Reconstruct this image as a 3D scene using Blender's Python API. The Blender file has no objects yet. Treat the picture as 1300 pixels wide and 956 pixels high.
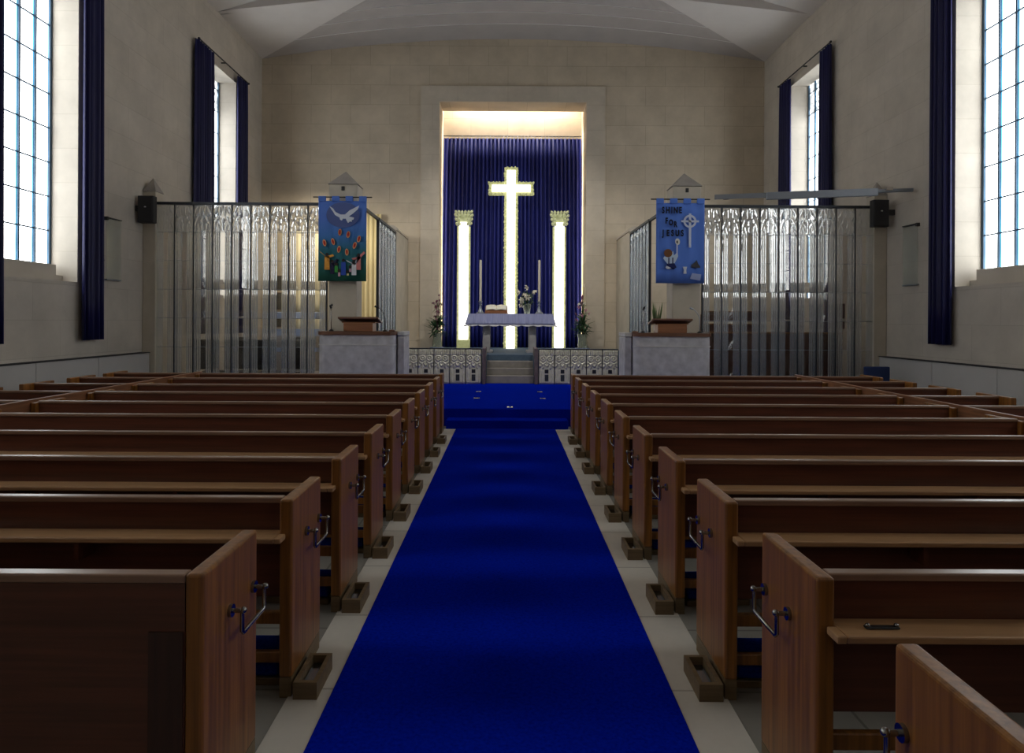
import bpy, bmesh, math, random
from mathutils import Vector, Matrix
random.seed(7)
PI = math.pi
sc = bpy.context.scene
col = sc.collection
XC = 0.145            # the church's own axis (the camera stands a little beside it)
F, CX, CY, HC = 840.0, 643.3, 407.0, 1.68

# ------------------------------------------------------------------ materials
def mat(name, color=(.5, .5, .5), rough=.5, metal=0., spec=.5, emit=None, estr=0., trans=0., sheen=0., coat=0.):
    m = bpy.data.materials.new(name); m.use_nodes = True
    b = m.node_tree.nodes['Principled BSDF']
    b.inputs['Base Color'].default_value = (*color, 1)
    b.inputs['Roughness'].default_value = rough
    b.inputs['Metallic'].default_value = metal
    b.inputs['Specular IOR Level'].default_value = spec
    b.inputs['Transmission Weight'].default_value = trans
    b.inputs['Sheen Weight'].default_value = sheen
    b.inputs['Coat Weight'].default_value = coat
    if emit:
        b.inputs['Emission Color'].default_value = (*emit, 1)
        b.inputs['Emission Strength'].default_value = estr
    return m

def N(m, typ, **kw):
    n = m.node_tree.nodes.new(typ)
    for k, v in kw.items():
        if k in n.inputs.keys(): n.inputs[k].default_value = v
        else: setattr(n, k, v)
    return n
def LK(m, a, b): m.node_tree.links.new(a, b)
def bsdf(m): return m.node_tree.nodes['Principled BSDF']

def noisy(m, c0, c1, scale=(1, 1, 1), nscale=5., detail=6., bump=0., lo=.3, hi=.7, dist=.01, rough=None):
    """colour varies between c0 and c1 over object-space noise"""
    tc = N(m, 'ShaderNodeTexCoord'); mp = N(m, 'ShaderNodeMapping'); mp.inputs['Scale'].default_value = scale
    no = N(m, 'ShaderNodeTexNoise'); no.inputs['Scale'].default_value = nscale; no.inputs['Detail'].default_value = detail
    cr = N(m, 'ShaderNodeValToRGB')
    cr.color_ramp.elements[0].position = lo; cr.color_ramp.elements[0].color = (*c0, 1)
    cr.color_ramp.elements[1].position = hi; cr.color_ramp.elements[1].color = (*c1, 1)
    LK(m, tc.outputs['Object'], mp.inputs['Vector']); LK(m, mp.outputs['Vector'], no.inputs['Vector'])
    LK(m, no.outputs['Fac'], cr.inputs['Fac']); LK(m, cr.outputs['Color'], bsdf(m).inputs['Base Color'])
    if bump:
        bp = N(m, 'ShaderNodeBump'); bp.inputs['Strength'].default_value = bump; bp.inputs['Distance'].default_value = dist
        LK(m, no.outputs['Fac'], bp.inputs['Height']); LK(m, bp.outputs['Normal'], bsdf(m).inputs['Normal'])
    return m

def wood(name, c0, c1, along='x', rough=.38, coat=.15, bump=.08):
    m = mat(name, rough=rough, coat=coat)
    bsdf(m).inputs['Coat Roughness'].default_value = .3
    s = {'x': (.5, 14, 14), 'z': (14, 14, .5), 'y': (14, .5, 14)}[along]
    return noisy(m, c0, c1, s, 3.2, 8, bump, .32, .72, .004)

def stone_blocks(name, c0, c1, mortar, axes, bw=1.1, rh=.55, msize=.006, rough=.85):
    """ashlar: big blocks with thin joints, mapped on two of the object axes"""
    m = mat(name, rough=rough, spec=.25)
    tc = N(m, 'ShaderNodeTexCoord'); sp = N(m, 'ShaderNodeSeparateXYZ'); cb = N(m, 'ShaderNodeCombineXYZ')
    LK(m, tc.outputs['Object'], sp.inputs[0])
    LK(m, sp.outputs[axes[0]], cb.inputs[0]); LK(m, sp.outputs[axes[1]], cb.inputs[1])
    br = N(m, 'ShaderNodeTexBrick')
    br.inputs['Color1'].default_value = (*c0, 1); br.inputs['Color2'].default_value = (*c1, 1); br.inputs['Mortar'].default_value = (*mortar, 1)
    br.inputs['Scale'].default_value = 1; br.inputs['Mortar Size'].default_value = msize; br.inputs['Mortar Smooth'].default_value = .3
    br.inputs['Brick Width'].default_value = bw; br.inputs['Row Height'].default_value = rh; br.inputs['Bias'].default_value = -.1
    LK(m, cb.outputs[0], br.inputs['Vector'])
    no = N(m, 'ShaderNodeTexNoise'); no.inputs['Scale'].default_value = 1.3; no.inputs['Detail'].default_value = 9; no.inputs['Roughness'].default_value = .65
    LK(m, tc.outputs['Object'], no.inputs['Vector'])
    mr = N(m, 'ShaderNodeMapRange'); mr.inputs['From Min'].default_value = .25; mr.inputs['From Max'].default_value = .75
    mr.inputs['To Min'].default_value = .82; mr.inputs['To Max'].default_value = 1.12
    LK(m, no.outputs['Fac'], mr.inputs['Value'])
    mx = N(m, 'ShaderNodeVectorMath', operation='SCALE')
    LK(m, br.outputs['Color'], mx.inputs[0]); LK(m, mr.outputs[0], mx.inputs['Scale'])
    LK(m, mx.outputs[0], bsdf(m).inputs['Base Color'])
    bp = N(m, 'ShaderNodeBump'); bp.inputs['Strength'].default_value = .25; bp.inputs['Distance'].default_value = .01
    bp.invert = True
    LK(m, br.outputs['Fac'], bp.inputs['Height']); LK(m, bp.outputs['Normal'], bsdf(m).inputs['Normal'])
    return m

BEIGE0, BEIGE1, MORT = (.55, .468, .355), (.59, .502, .385), (.42, .355, .265)
SIDE0, SIDE1, SMORT = (.545, .492, .42), (.57, .515, .445), (.485, .435, .365)
M = {}
M['wall_x'] = stone_blocks('stone_wall_across', BEIGE0, BEIGE1, MORT, (0, 2))
M['wall_y'] = stone_blocks('stone_wall_along', SIDE0, SIDE1, SMORT, (1, 2), 1.2, .55)
M['stone'] = noisy(mat('dressed_stone', rough=.8, spec=.25), (.48, .43, .345), (.57, .51, .42), (1, 1, 1), 3, 8, .1)
M['surround'] = stone_blocks('surround_stone', (.565, .495, .40), (.59, .52, .42), (.48, .41, .32), (0, 2), 1.4, .7)
M['capstone'] = noisy(mat('grey_cap_stone', rough=.85, spec=.2), (.30, .27, .245), (.36, .33, .30), (1, 1, 1), 5, 8, .1)
M['sillstone'] = noisy(mat('sill_stone', rough=.8, spec=.25), (.42, .37, .31), (.50, .45, .38), (1, 1, 1), 2, 8, .08)
M['pulpit'] = noisy(mat('pale_pulpit_stone', rough=.7, spec=.3), (.44, .42, .42), (.62, .60, .60), (1, 1, 1), 7, 12, .15, .3, .7)
M['pulpit_edge'] = noisy(mat('pale_pulpit_edge', rough=.7, spec=.3), (.58, .56, .52), (.66, .64, .6), (1, 1, 1), 8, 8, .1)
M['step_stone'] = noisy(mat('step_stone', rough=.7), (.20, .185, .17), (.27, .25, .23), (1, 1, 1), 6, 8, .1)
M['gate_stone'] = noisy(mat('gate_stone', rough=.6), (.10, .075, .085), (.15, .115, .12), (1, 1, 1), 9, 8, .1)
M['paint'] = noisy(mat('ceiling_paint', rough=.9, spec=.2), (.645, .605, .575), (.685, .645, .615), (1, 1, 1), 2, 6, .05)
M['vault'] = noisy(mat('shaded_vault_paint', rough=.9, spec=.2), (.44, .405, .39), (.48, .445, .425), (1, 1, 1), 2, 6, .05)  # shade on the tilted bands is put into this darker colour
M['rib_lit'] = mat('lit_rib_paint', (.72, .70, .68), .9)  # light caught by the rib edges is put into this pale colour
M['dado'] = noisy(mat('grey_dado_paint', rough=.6), (.46, .445, .43), (.50, .485, .47), (1, 1, 1), 2, 4, 0)
M['dark'] = mat('dark_gap', (.015, .015, .018), .7)
M['floor'] = stone_blocks('floor_stone', (.23, .21, .18), (.28, .255, .22), (.16, .145, .12), (0, 1), .6, .6, .008, .55)
M['strip'] = stone_blocks('aisle_border_stone', (.58, .53, .455), (.64, .59, .51), (.40, .36, .30), (0, 1), .75, .75, .008, .5)
def carpet_mat(name, c0, c1):
    m = mat(name, rough=1., spec=.0, sheen=.02)
    bsdf(m).inputs['Sheen Tint'].default_value = (.15, .25, 1, 1); bsdf(m).inputs['Sheen Roughness'].default_value = .5
    return noisy(m, c0, c1, (1, 1, 1), 60, 6, .4, .3, .7, .006)
M['carpet'] = carpet_mat('blue_carpet', (.0003, .008, .26), (.0006, .014, .42))
M['slate'] = noisy(mat('slate_blue_floor', rough=.8), (.05, .085, .14), (.075, .12, .18), (1, 1, 1), 20, 5, .1)
M['niche_curtain'] = noisy(mat('niche_blue_curtain', rough=.55, spec=.3), (.0035, .006, .080), (.007, .012, .14), (1, 1, .05), 12, 4, 0)
M['kneeler'] = carpet_mat('kneeler_blue', (.004, .015, .17), (.01, .035, .3))
M['curtain'] = noisy(mat('navy_curtain', rough=.5, spec=.35, sheen=.12), (.0035, .0028, .042), (.006, .0055, .066), (1, 1, .05), 12, 4, 0)
bsdf(M['curtain']).inputs['Sheen Tint'].default_value = (.2, .3, 1, 1)
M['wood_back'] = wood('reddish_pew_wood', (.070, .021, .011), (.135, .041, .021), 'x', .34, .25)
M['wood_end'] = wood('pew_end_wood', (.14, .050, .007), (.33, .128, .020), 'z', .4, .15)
M['wood_top'] = wood('lit_rail_wood', (.20, .115, .072), (.30, .175, .115), 'x', .3, .3)  # lighter colour stands in for window reflections along the rail tops
M['wood_ledge'] = wood('ledge_wood', (.34, .185, .085), (.50, .285, .135), 'x', .35, .2)
M['plinth'] = wood('plinth_wood', (.115, .072, .032), (.19, .125, .06), 'x', .5, 0)
M['patch'] = wood('patch_wood', (.03, .009, .006), (.055, .017, .011), 'z', .4, .2)
M['desk'] = wood('lectern_wood', (.21, .082, .034), (.33, .135, .06), 'x', .4, .2)
M['slabwood'] = wood('slab_wood', (.13, .055, .028), (.20, .09, .046), 'x', .4, .2)
M['stall'] = wood('stall_wood', (.06, .018, .010), (.13, .04, .022), 'z', .45, .1)
M['iron'] = mat('dark_chrome', (.30, .29, .28), .22, 1.)
M['black'] = mat('black_metal', (.012, .012, .013), .4)
M['pan'] = mat('steel_pan', (.35, .42, .55), .12, 1.)
M['frame'] = mat('dark_steel_frame', (.06, .065, .075), .45, .7)
M['silver'] = mat('brushed_silver', (.30, .33, .38), .4, .8)
M['speaker'] = noisy(mat('speaker_grey', rough=.7), (.022, .022, .024), (.03, .03, .033), (1, 1, 1), 80, 2, 0)
M['badge'] = mat('pale_badge', (.6, .6, .6), .4)
M['white'] = mat('white_paper', (.8, .8, .78), .7)
M['candle'] = noisy(mat('ivory_wax', rough=.5), (.62, .57, .46), (.72, .67, .56), (1, 1, 1), 4, 3, 0)
M['brass'] = mat('brass_plate', (.75, .68, .42), .25, .9)
M['cloth'] = noisy(mat('lilac_altar_cloth', rough=.9, sheen=.3), (.30, .32, .56), (.40, .43, .66), (6, 1, .3), 14, 4, .15)
M['hem'] = mat('white_lace', (.62, .62, .66), .9)
M['altar'] = noisy(mat('altar_stone', rough=.6), (.26, .25, .26), (.36, .35, .36), (1, 1, 1), 6, 8, .1)
M['leaf'] = noisy(mat('dark_leaf', rough=.5), (.012, .05, .018), (.03, .10, .03), (1, 1, 1), 8, 4, 0)
M['leaf2'] = noisy(mat('olive_leaf', rough=.5), (.06, .12, .03), (.13, .19, .06), (1, 1, 1), 8, 4, 0)
M['lily'] = mat('cream_petal', (.8, .74, .6), .6)
M['pink'] = mat('pink_petal', (.55, .24, .32), .6)
M['plum'] = mat('plum_petal', (.16, .05, .09), .6)
M['glassvase'] = mat('clear_vase', (.55, .6, .5), .05, trans=.7)
M['bluebase'] = mat('slate_blue_base', (.10, .14, .24), .6)
M['bluebox'] = mat('navy_upholstery', (.006, .02, .09), .8)
M['black_seat'] = mat('black_upholstery', (.008, .008, .01), .7)
M['yellow'] = noisy(mat('yellow_hanging', rough=.9), (.70, .58, .30), (.76, .64, .36), (4, 1, .2), 6, 4, .1)
M['cream'] = noisy(mat('cream_hanging', rough=.9), (.75, .66, .42), (.8, .72, .5), (4, 1, .2), 6, 4, .1)
M['skyblue'] = mat('sky_blue_cloth', (.30, .38, .58), .9)
M['page'] = mat('book_page', (.78, .77, .68), .8)

def glass_mat(name, color, rough, mixt):
    """cast glass: refracting, with a share of light that passes straight"""
    m = bpy.data.materials.new(name); m.use_nodes = True
    nt = m.node_tree; nt.nodes.remove(nt.nodes['Principled BSDF'])
    g = N(m, 'ShaderNodeBsdfGlass'); g.inputs['Color'].default_value = (*color, 1); g.inputs['Roughness'].default_value = rough; g.inputs['IOR'].default_value = 1.45
    t = N(m, 'ShaderNodeBsdfTransparent'); t.inputs['Color'].default_value = (*color, 1)
    x = N(m, 'ShaderNodeMixShader'); x.inputs[0].default_value = mixt
    LK(m, g.outputs[0], x.inputs[1]); LK(m, t.outputs[0], x.inputs[2])
    LK(m, x.outputs[0], nt.nodes['Material Output'].inputs['Surface'])
    return m
def screen_glass():
    """clear down the middle of each panel, satin on the reeds and the ornament"""
    m = glass_mat('cast_screen_glass', (.99, .985, .97), .02, .10)
    nt = m.node_tree; out = nt.nodes['Material Output']; base = out.inputs['Surface'].links[0].from_socket
    tl = N(m, 'ShaderNodeBsdfTranslucent'); tl.inputs['Color'].default_value = (.74, .85, .97, 1)
    df = N(m, 'ShaderNodeBsdfDiffuse'); df.inputs['Color'].default_value = (.64, .76, .90, 1)
    x1 = N(m, 'ShaderNodeMixShader'); x1.inputs[0].default_value = .45; LK(m, tl.outputs[0], x1.inputs[1]); LK(m, df.outputs[0], x1.inputs[2])
    tc = N(m, 'ShaderNodeTexCoord'); sp = N(m, 'ShaderNodeSeparateXYZ'); LK(m, tc.outputs['Object'], sp.inputs[0])
    ab = N(m, 'ShaderNodeMath', operation='ABSOLUTE'); LK(m, sp.outputs[0], ab.inputs[0])
    g1 = N(m, 'ShaderNodeMath', operation='GREATER_THAN'); g1.inputs[1].default_value = .045; LK(m, ab.outputs[0], g1.inputs[0])
    g2 = N(m, 'ShaderNodeMath', operation='GREATER_THAN'); g2.inputs[1].default_value = SH - .5; LK(m, sp.outputs[2], g2.inputs[0])
    mxx = N(m, 'ShaderNodeMath', operation='MAXIMUM'); LK(m, g1.outputs[0], mxx.inputs[0]); LK(m, g2.outputs[0], mxx.inputs[1])
    sc_ = N(m, 'ShaderNodeMath', operation='MULTIPLY'); sc_.inputs[1].default_value = .20; LK(m, mxx.outputs[0], sc_.inputs[0])
    x2 = N(m, 'ShaderNodeMixShader'); LK(m, sc_.outputs[0], x2.inputs[0]); LK(m, base, x2.inputs[1]); LK(m, x1.outputs[0], x2.inputs[2])
    LK(m, x2.outputs[0], out.inputs['Surface'])
    return m
PW = .36; SH = 3.78; SZ = .06
M['glass'] = screen_glass()
M['board'] = glass_mat('clear_board_glass', (.93, .95, .95), .0, .75)
M['railglass'] = noisy(mat('frosted_relief_glass', rough=.22, spec=.8, trans=.15), (.62, .60, .47), (.80, .77, .63), (1, 1, 1), 10, 6, 0)  # yellow glow on the rail is put into the tint
M['railhole'] = mat('rail_opening', (.04, .045, .05), .3)

def emit_mat(name, color, strength, noise=0.):
    m = mat(name, color, .3)
    b = bsdf(m); b.inputs['Emission Color'].default_value = (*color, 1); b.inputs['Emission Strength'].default_value = strength
    if noise:
        tc = N(m, 'ShaderNodeTexCoord'); no = N(m, 'ShaderNodeTexNoise'); no.inputs['Scale'].default_value = 22; no.inputs['Detail'].default_value = 3
        LK(m, tc.outputs['Object'], no.inputs['Vector'])
        mr = N(m, 'ShaderNodeMapRange'); mr.inputs['From Min'].default_value = .35; mr.inputs['From Max'].default_value = .65
        mr.inputs['To Min'].default_value = strength * (1 - noise); mr.inputs['To Max'].default_value = strength * (1 + noise)
        LK(m, no.outputs['Fac'], mr.inputs['Value']); LK(m, mr.outputs[0], b.inputs['Emission Strength'])
    return m
CROSS_E = 1.15
M['core'] = emit_mat('lit_glass_core', (1., .97, .90), CROSS_E)
M['relief'] = emit_mat('lit_glass_relief', (.42, .43, .20), .26, .85)
M['capital'] = emit_mat('lit_glass_capital', (.5, .52, .3), .14, .8)
M['base_glass'] = emit_mat('dim_glass_base', (.5, .52, .25), .13, .5)

WIN_E = 4.0
def window_mat():
    m = mat('daylit_window_glass', (.6, .65, .7), .2)
    b = bsdf(m); b.inputs['Base Color'].default_value = (.25, .3, .33, 1)
    tc = N(m, 'ShaderNodeTexCoord'); sp = N(m, 'ShaderNodeSeparateXYZ'); LK(m, tc.outputs['Object'], sp.inputs[0])
    def wave(src, freq, lo, hi, dist=0.):
        w = N(m, 'ShaderNodeTexWave', wave_type='BANDS', bands_direction='X'); cb = N(m, 'ShaderNodeCombineXYZ')
        LK(m, src, cb.inputs[0]); LK(m, sp.outputs[2], cb.inputs[2]); LK(m, cb.outputs[0], w.inputs['Vector'])
        w.inputs['Scale'].default_value = freq; w.inputs['Distortion'].default_value = dist; w.inputs['Detail'].default_value = 1
        r = N(m, 'ShaderNodeMapRange'); r.inputs['To Min'].default_value = lo; r.inputs['To Max'].default_value = hi
        LK(m, w.outputs['Fac'], r.inputs['Value']); return r.outputs[0]
    def math_(op, x, y=None, z=None):
        n = N(m, 'ShaderNodeMath', operation=op)
        for i, q in enumerate((x, y, z)):
            if q is None: continue
            if isinstance(q, (int, float)): n.inputs[i].default_value = q
            else: LK(m, q, n.inputs[i])
        return n.outputs[0]
    edge = math_('PINGPONG', math_('ADD', sp.outputs[1], 5 * .342 + .855), .171)      # distance from the nearest mullion
    er = N(m, 'ShaderNodeValToRGB'); LK(m, math_('DIVIDE', edge, .171), er.inputs['Fac'])
    el = er.color_ramp.elements
    el[0].position = .0; el[0].color = (.02, .08, .14, 1); el[1].position = 1.; el[1].color = (.99, .985, .97, 1)
    for ps, c_ in ((.20, (.05, .20, .30)), (.26, (.78, .86, .92)), (.38, (.9, .91, .90)), (.41, (.16, .26, .32)), (.45, (.16, .26, .32)), (.48, (.99, .985, .97)),
                   (.62, (.99, .985, .97)), (.65, (.22, .30, .34)), (.68, (.22, .30, .34)), (.71, (.99, .985, .97)), (.90, (.99, .985, .97)), (.95, (.35, .42, .45))):
        q = el.new(ps); q.color = (*c_, 1)
    a = wave(sp.outputs[2], .55, .8, 1.1, 1.5)
    # the cast ornament in the top row of panes
    vo = N(m, 'ShaderNodeTexVoronoi'); vo.inputs['Scale'].default_value = 9
    LK(m, tc.outputs['Object'], vo.inputs['Vector'])
    vr = N(m, 'ShaderNodeMapRange'); vr.inputs['From Min'].default_value = .1; vr.inputs['From Max'].default_value = .6
    vr.inputs['To Min'].default_value = 1.2; vr.inputs['To Max'].default_value = .12
    LK(m, vo.outputs['Distance'], vr.inputs['Value'])
    top = N(m, 'ShaderNodeMath', operation='GREATER_THAN'); top.inputs[1].default_value = 4.62
    LK(m, sp.outputs[2], top.inputs[0])
    mx = N(m, 'ShaderNodeMix', data_type='FLOAT')
    LK(m, top.outputs[0], mx.inputs[0]); LK(m, a, mx.inputs[2]); LK(m, vr.outputs[0], mx.inputs[3])
    st = N(m, 'ShaderNodeMath', operation='MULTIPLY'); st.inputs[1].default_value = WIN_E
    LK(m, mx.outputs[0], st.inputs[0]); LK(m, st.outputs[0], b.inputs['Emission Strength'])
    LK(m, er.outputs['Color'], b.inputs['Emission Color'])
    return m
M['daylight'] = window_mat()
M['mullion'] = mat('blue_grey_mullion', (.05, .10, .16), .4, .3)

# ------------------------------------------------------------------ mesh builder
class MB:
    def __init__(s): s.bm = bmesh.new()
    def box(s, x0, x1, y0, y1, z0, z1, bev=0., seg=2):
        if x0 > x1: x0, x1 = x1, x0
        if y0 > y1: y0, y1 = y1, y0
        r = bmesh.ops.create_cube(s.bm, size=1)
        for v in r['verts']:
            v.co = Vector((x0 + (v.co.x + .5) * (x1 - x0), y0 + (v.co.y + .5) * (y1 - y0), z0 + (v.co.z + .5) * (z1 - z0)))
        if bev:
            ed = {e for v in r['verts'] for e in v.link_edges}
            bmesh.ops.bevel(s.bm, geom=list(ed), offset=bev, segments=seg, profile=.5, affect='EDGES')
        return s
    def tube(s, pts, r, n=10, r1=None):
        pts = [Vector(p) for p in pts]; rings = []
        for i, p in enumerate(pts):
            d = (pts[min(i + 1, len(pts) - 1)] - pts[max(i - 1, 0)]).normalized()
            u = d.orthogonal().normalized() if i == 0 else (u - d * u.dot(d)).normalized()
            w = d.cross(u); rr = r if r1 is None else r + (r1 - r) * i / (len(pts) - 1)
            rings.append([s.bm.verts.new(p + (u * math.cos(2 * PI * k / n) + w * math.sin(2 * PI * k / n)) * rr) for k in range(n)])
        for a, b in zip(rings, rings[1:]):
            for k in range(n): s.bm.faces.new((a[k], a[(k + 1) % n], b[(k + 1) % n], b[k]))
        s.bm.faces.new(rings[0][::-1]); s.bm.faces.new(rings[-1])
        return s
    def lathe(s, prof, c=(0, 0, 0), n=20):
        rings = []
        for r, z in prof:
            rings.append([s.bm.verts.new((c[0] + r * math.cos(2 * PI * k / n), c[1] + r * math.sin(2 * PI * k / n), c[2] + z)) for k in range(n)])
        for a, b in zip(rings, rings[1:]):
            for k in range(n): s.bm.faces.new((a[k], a[(k + 1) % n], b[(k + 1) % n], b[k]))
        s.bm.faces.new(rings[0][::-1]); s.bm.faces.new(rings[-1])
        return s
    def ball(s, c, r, rot=None, sub=2):
        b = bmesh.ops.create_icosphere(s.bm, subdivisions=sub, radius=1)
        R = rot.to_3x3() if rot else Matrix.Identity(3)
        for v in b['verts']:
            v.co = R @ Vector((v.co.x * r[0], v.co.y * r[1], v.co.z * r[2])) + Vector(c)
        return s
    def prism(s, poly, y0, y1):
        """outline in (x, z), from depth y0 to y1"""
        a = [s.bm.verts.new((p[0], y0, p[1])) for p in poly]; b = [s.bm.verts.new((p[0], y1, p[1])) for p in poly]
        n = len(poly); s.bm.faces.new(a); s.bm.faces.new(b[::-1])
        for k in range(n): s.bm.faces.new((a[k], b[k], b[(k + 1) % n], a[(k + 1) % n]))
        return s
    def slab(s, poly, z0, z1):
        """outline in (x, y), from height z0 to z1"""
        a = [s.bm.verts.new((p[0], p[1], z0)) for p in poly]; b = [s.bm.verts.new((p[0], p[1], z1)) for p in poly]
        n = len(poly); s.bm.faces.new(a[::-1]); s.bm.faces.new(b)
        for k in range(n): s.bm.faces.new((a[k], a[(k + 1) % n], b[(k + 1) % n], b[k]))
        return s
    def grid(s, fn, nu, nv):
        g = [[s.bm.verts.new(fn(i / nu, j / nv)) for j in range(nv + 1)] for i in range(nu + 1)]
        for i in range(nu):
            for j in range(nv): s.bm.faces.new((g[i][j], g[i + 1][j], g[i + 1][j + 1], g[i][j + 1]))
        return g
    def quad(s, *p): s.bm.faces.new([s.bm.verts.new(q) for q in p]); return s
    def pyramid(s, x0, x1, y0, y1, z0, z1):
        a = [s.bm.verts.new(p) for p in ((x0, y0, z0), (x1, y0, z0), (x1, y1, z0), (x0, y1, z0))]
        t = s.bm.verts.new(((x0 + x1) / 2, (y0 + y1) / 2, z1)); s.bm.faces.new(a[::-1])
        for k in range(4): s.bm.faces.new((a[k], a[(k + 1) % 4], t))
        return s
    def build(s, name, m, parent=None, loc=(0, 0, 0), smooth=False, rot=None, angle=None):
        bmesh.ops.recalc_face_normals(s.bm, faces=s.bm.faces)
        me = bpy.data.meshes.new(name); s.bm.to_mesh(me); s.bm.free(); me.materials.append(m)
        if smooth:
            for p in me.polygons: p.use_smooth = True
            if angle: me.set_sharp_from_angle(angle=math.radians(angle))
        o = bpy.data.objects.new(name, me); col.objects.link(o); o.location = loc
        if rot: o.rotation_euler = rot
        if parent: o.parent = parent
        return o

def tag(o, label, cat, group=None):
    o['label'] = label; o['category'] = cat
    if group: o['group'] = group
    return o
def thing(name, label, cat, loc=(0, 0, 0), rz=0., group=None):
    o = bpy.data.objects.new(name, None); col.objects.link(o); o.location = loc; o.rotation_euler = (0, 0, rz)
    o.empty_display_size = .1
    return tag(o, label, cat, group)
def struct(o): o['kind'] = 'structure'; return o
def structure_root(name, loc=(0, 0, 0)):
    o = bpy.data.objects.new(name, None); col.objects.link(o); o.location = loc; return struct(o)
def dup(root, loc, label=None, group=None):
    r = root.copy(); col.objects.link(r); r.location = loc
    if label: r['label'] = label
    if group: r['group'] = group
    for ch in list(root.children):
        c = ch.copy(); col.objects.link(c); c.parent = r
        for g in list(ch.children):
            d = g.copy(); col.objects.link(d); d.parent = c
    return r

# ------------------------------------------------------------------ camera
cd = bpy.data.cameras.new('camera'); cam = bpy.data.objects.new('camera', cd); col.objects.link(cam)
cd.sensor_width = 36; cd.lens = 36 * F / 1300
cd.shift_x = (650 - CX) / 1300; cd.shift_y = -(478 - CY) / 1300
cd.clip_start = .05; cd.clip_end = 100
cam.matrix_world = Matrix.Translation((0, 0, HC)) @ Matrix.Rotation(PI / 2, 4, 'X') @ Matrix.Rotation(.0055, 4, 'Z')
sc.camera = cam

# ------------------------------------------------------------------ room shell
HW = 7.025                       # half width of the nave
XL, XR = XC - HW, XC + HW
DB = 18.5                        # east wall
Y0 = -4.6                        # west wall behind the camera
ZW = 8.96
PODZ, PLATZ = .88, .28
WINC = [15.87, 9.72, 3.57, -2.58]  # rearmost pair is unseen, kept narrow to set light on the near pews
WHALF, WZ0, WZ1, RECESS = .875, 2.26, 7.65, .45

b = MB().box(XL - .7, XR + .7, Y0 - .4, DB + 1.8, -.2, 0)
struct(b.build('floor', M['floor']))
b = MB()
for x0, x1 in ((-.962, -.775), (.757, .99)): b.box(x0, x1, Y0, 10.19, .0005, .006)
struct(b.build('floor_border', M['strip']))

def side_wall(s):
    b = MB(); xi, xo = XC + s * HW, XC + s * (HW + .62)
    b.box(xi, xo, Y0, DB, 0, WZ0); b.box(xi, xo, Y0, DB, WZ1, ZW + .6)
    edges = [Y0]
    for c in sorted(WINC): edges += [c - WHALF, c + WHALF] if c > 0 else [c - .4, c + .4]
    edges.append(DB)
    for a, c in zip(edges[::2], edges[1::2]): b.box(xi, xo, a, c, WZ0, WZ1)
    o = b.build('wall_left' if s < 0 else 'wall_right', M['wall_y']); struct(o)
side_wall(-1); side_wall(1)
struct(MB().box(XL, XR, Y0 - .4, Y0, 0, 11).build('wall_rear', M['wall_x']))
# east wall with the sanctuary niche
NX0, NX1, NZ, NB = XC - 2.05, XC + 2.05, 7.78, 19.75
b = MB()
b.box(XL - .6, NX0, DB, DB + .9, 0, 10); b.box(NX1, XR + .6, DB, DB + .9, 0, 10); b.box(NX0, NX1, DB, DB + .8, NZ, 10)
b.box(NX0 - .3, NX0, DB + .9, NB + .3, 0, 9); b.box(NX1, NX1 + .3, DB + .9, NB + .3, 0, 9)
b.box(NX0 - .3, NX1 + .3, NB, NB + .3, 0, 9); b.box(NX0, NX1, DB + .8, NB, 8.6, 9)
struct(b.build('wall_front', M['wall_x']))
b = MB()
for x0, x1, z0, z1 in ((NX0 - .52, NX0 + .0, PODZ, NZ + .44), (NX1, NX1 + .52, PODZ, NZ + .44), (NX0, NX1, NZ, NZ + .44)):
    b.box(x0, x1, DB - .055, DB - .001, z0, z1)
struct(b.build('trim_1', M['surround']))

# ceiling: shallow stepped vault over the east end, higher vault over the nave
b = MB()
def ztri(ax): return ZW + .107 * (HW - ax)
bands = [DB, 17.57, 16.9, 16.34, 15.8]
def hw(D): return HW - 3.5 * (DB - D) / 2.7
def arc(D, k, n=28):
    w = hw(D); zt = ztri(w); zc = 9.55
    return [Vector((XC + w * t, D, zt + (zc - zt) * (1 - t * t))) for t in [(-1 + 2 * i / n) for i in range(n + 1)]]
def strip(p, q):
    for i in range(len(p) - 1):
        b.quad(p[i], p[i + 1], q[i + 1], q[i])
vb = MB(); ribs = MB()
def vstrip(m_, p, q):
    for i in range(len(p) - 1): m_.quad(p[i], p[i + 1], q[i + 1], q[i])
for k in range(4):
    # each band leans up towards the nave and ends at a nosing coloured as if lit
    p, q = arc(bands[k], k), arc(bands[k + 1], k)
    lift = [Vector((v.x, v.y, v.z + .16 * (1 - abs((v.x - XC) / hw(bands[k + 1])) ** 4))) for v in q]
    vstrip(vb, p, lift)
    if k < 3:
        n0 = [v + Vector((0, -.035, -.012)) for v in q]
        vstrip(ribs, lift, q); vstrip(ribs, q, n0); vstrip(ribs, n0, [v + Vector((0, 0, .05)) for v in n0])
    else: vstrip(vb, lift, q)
struct(vb.build('ceiling_vault', M['vault'], smooth=False)); struct(ribs.build('trim_4', M['rib_lit']))
for s in (-1, 1):
    for k in range(4):
        wa, wb = hw(bands[k]), hw(bands[k + 1])
        A = Vector((XC + s * wa, bands[k], ztri(wa))); B = Vector((XC + s * wb, bands[k + 1], ztri(wb)))
        C_ = Vector((XC + s * HW, bands[k + 1], ZW)); D_ = Vector((XC + s * HW, bands[k], ZW))
        if k: b.quad(A, B, C_, D_)
        else: b.bm.faces.new([b.bm.verts.new(q) for q in (A, B, C_)])
def near(x): return ZW - .02 + 1.45 * (1 - (abs(x) / HW) ** 1.45)
n = 40
xs = [-HW + 2 * HW * i / n for i in range(n + 1)]
w4 = hw(15.8)
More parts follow.
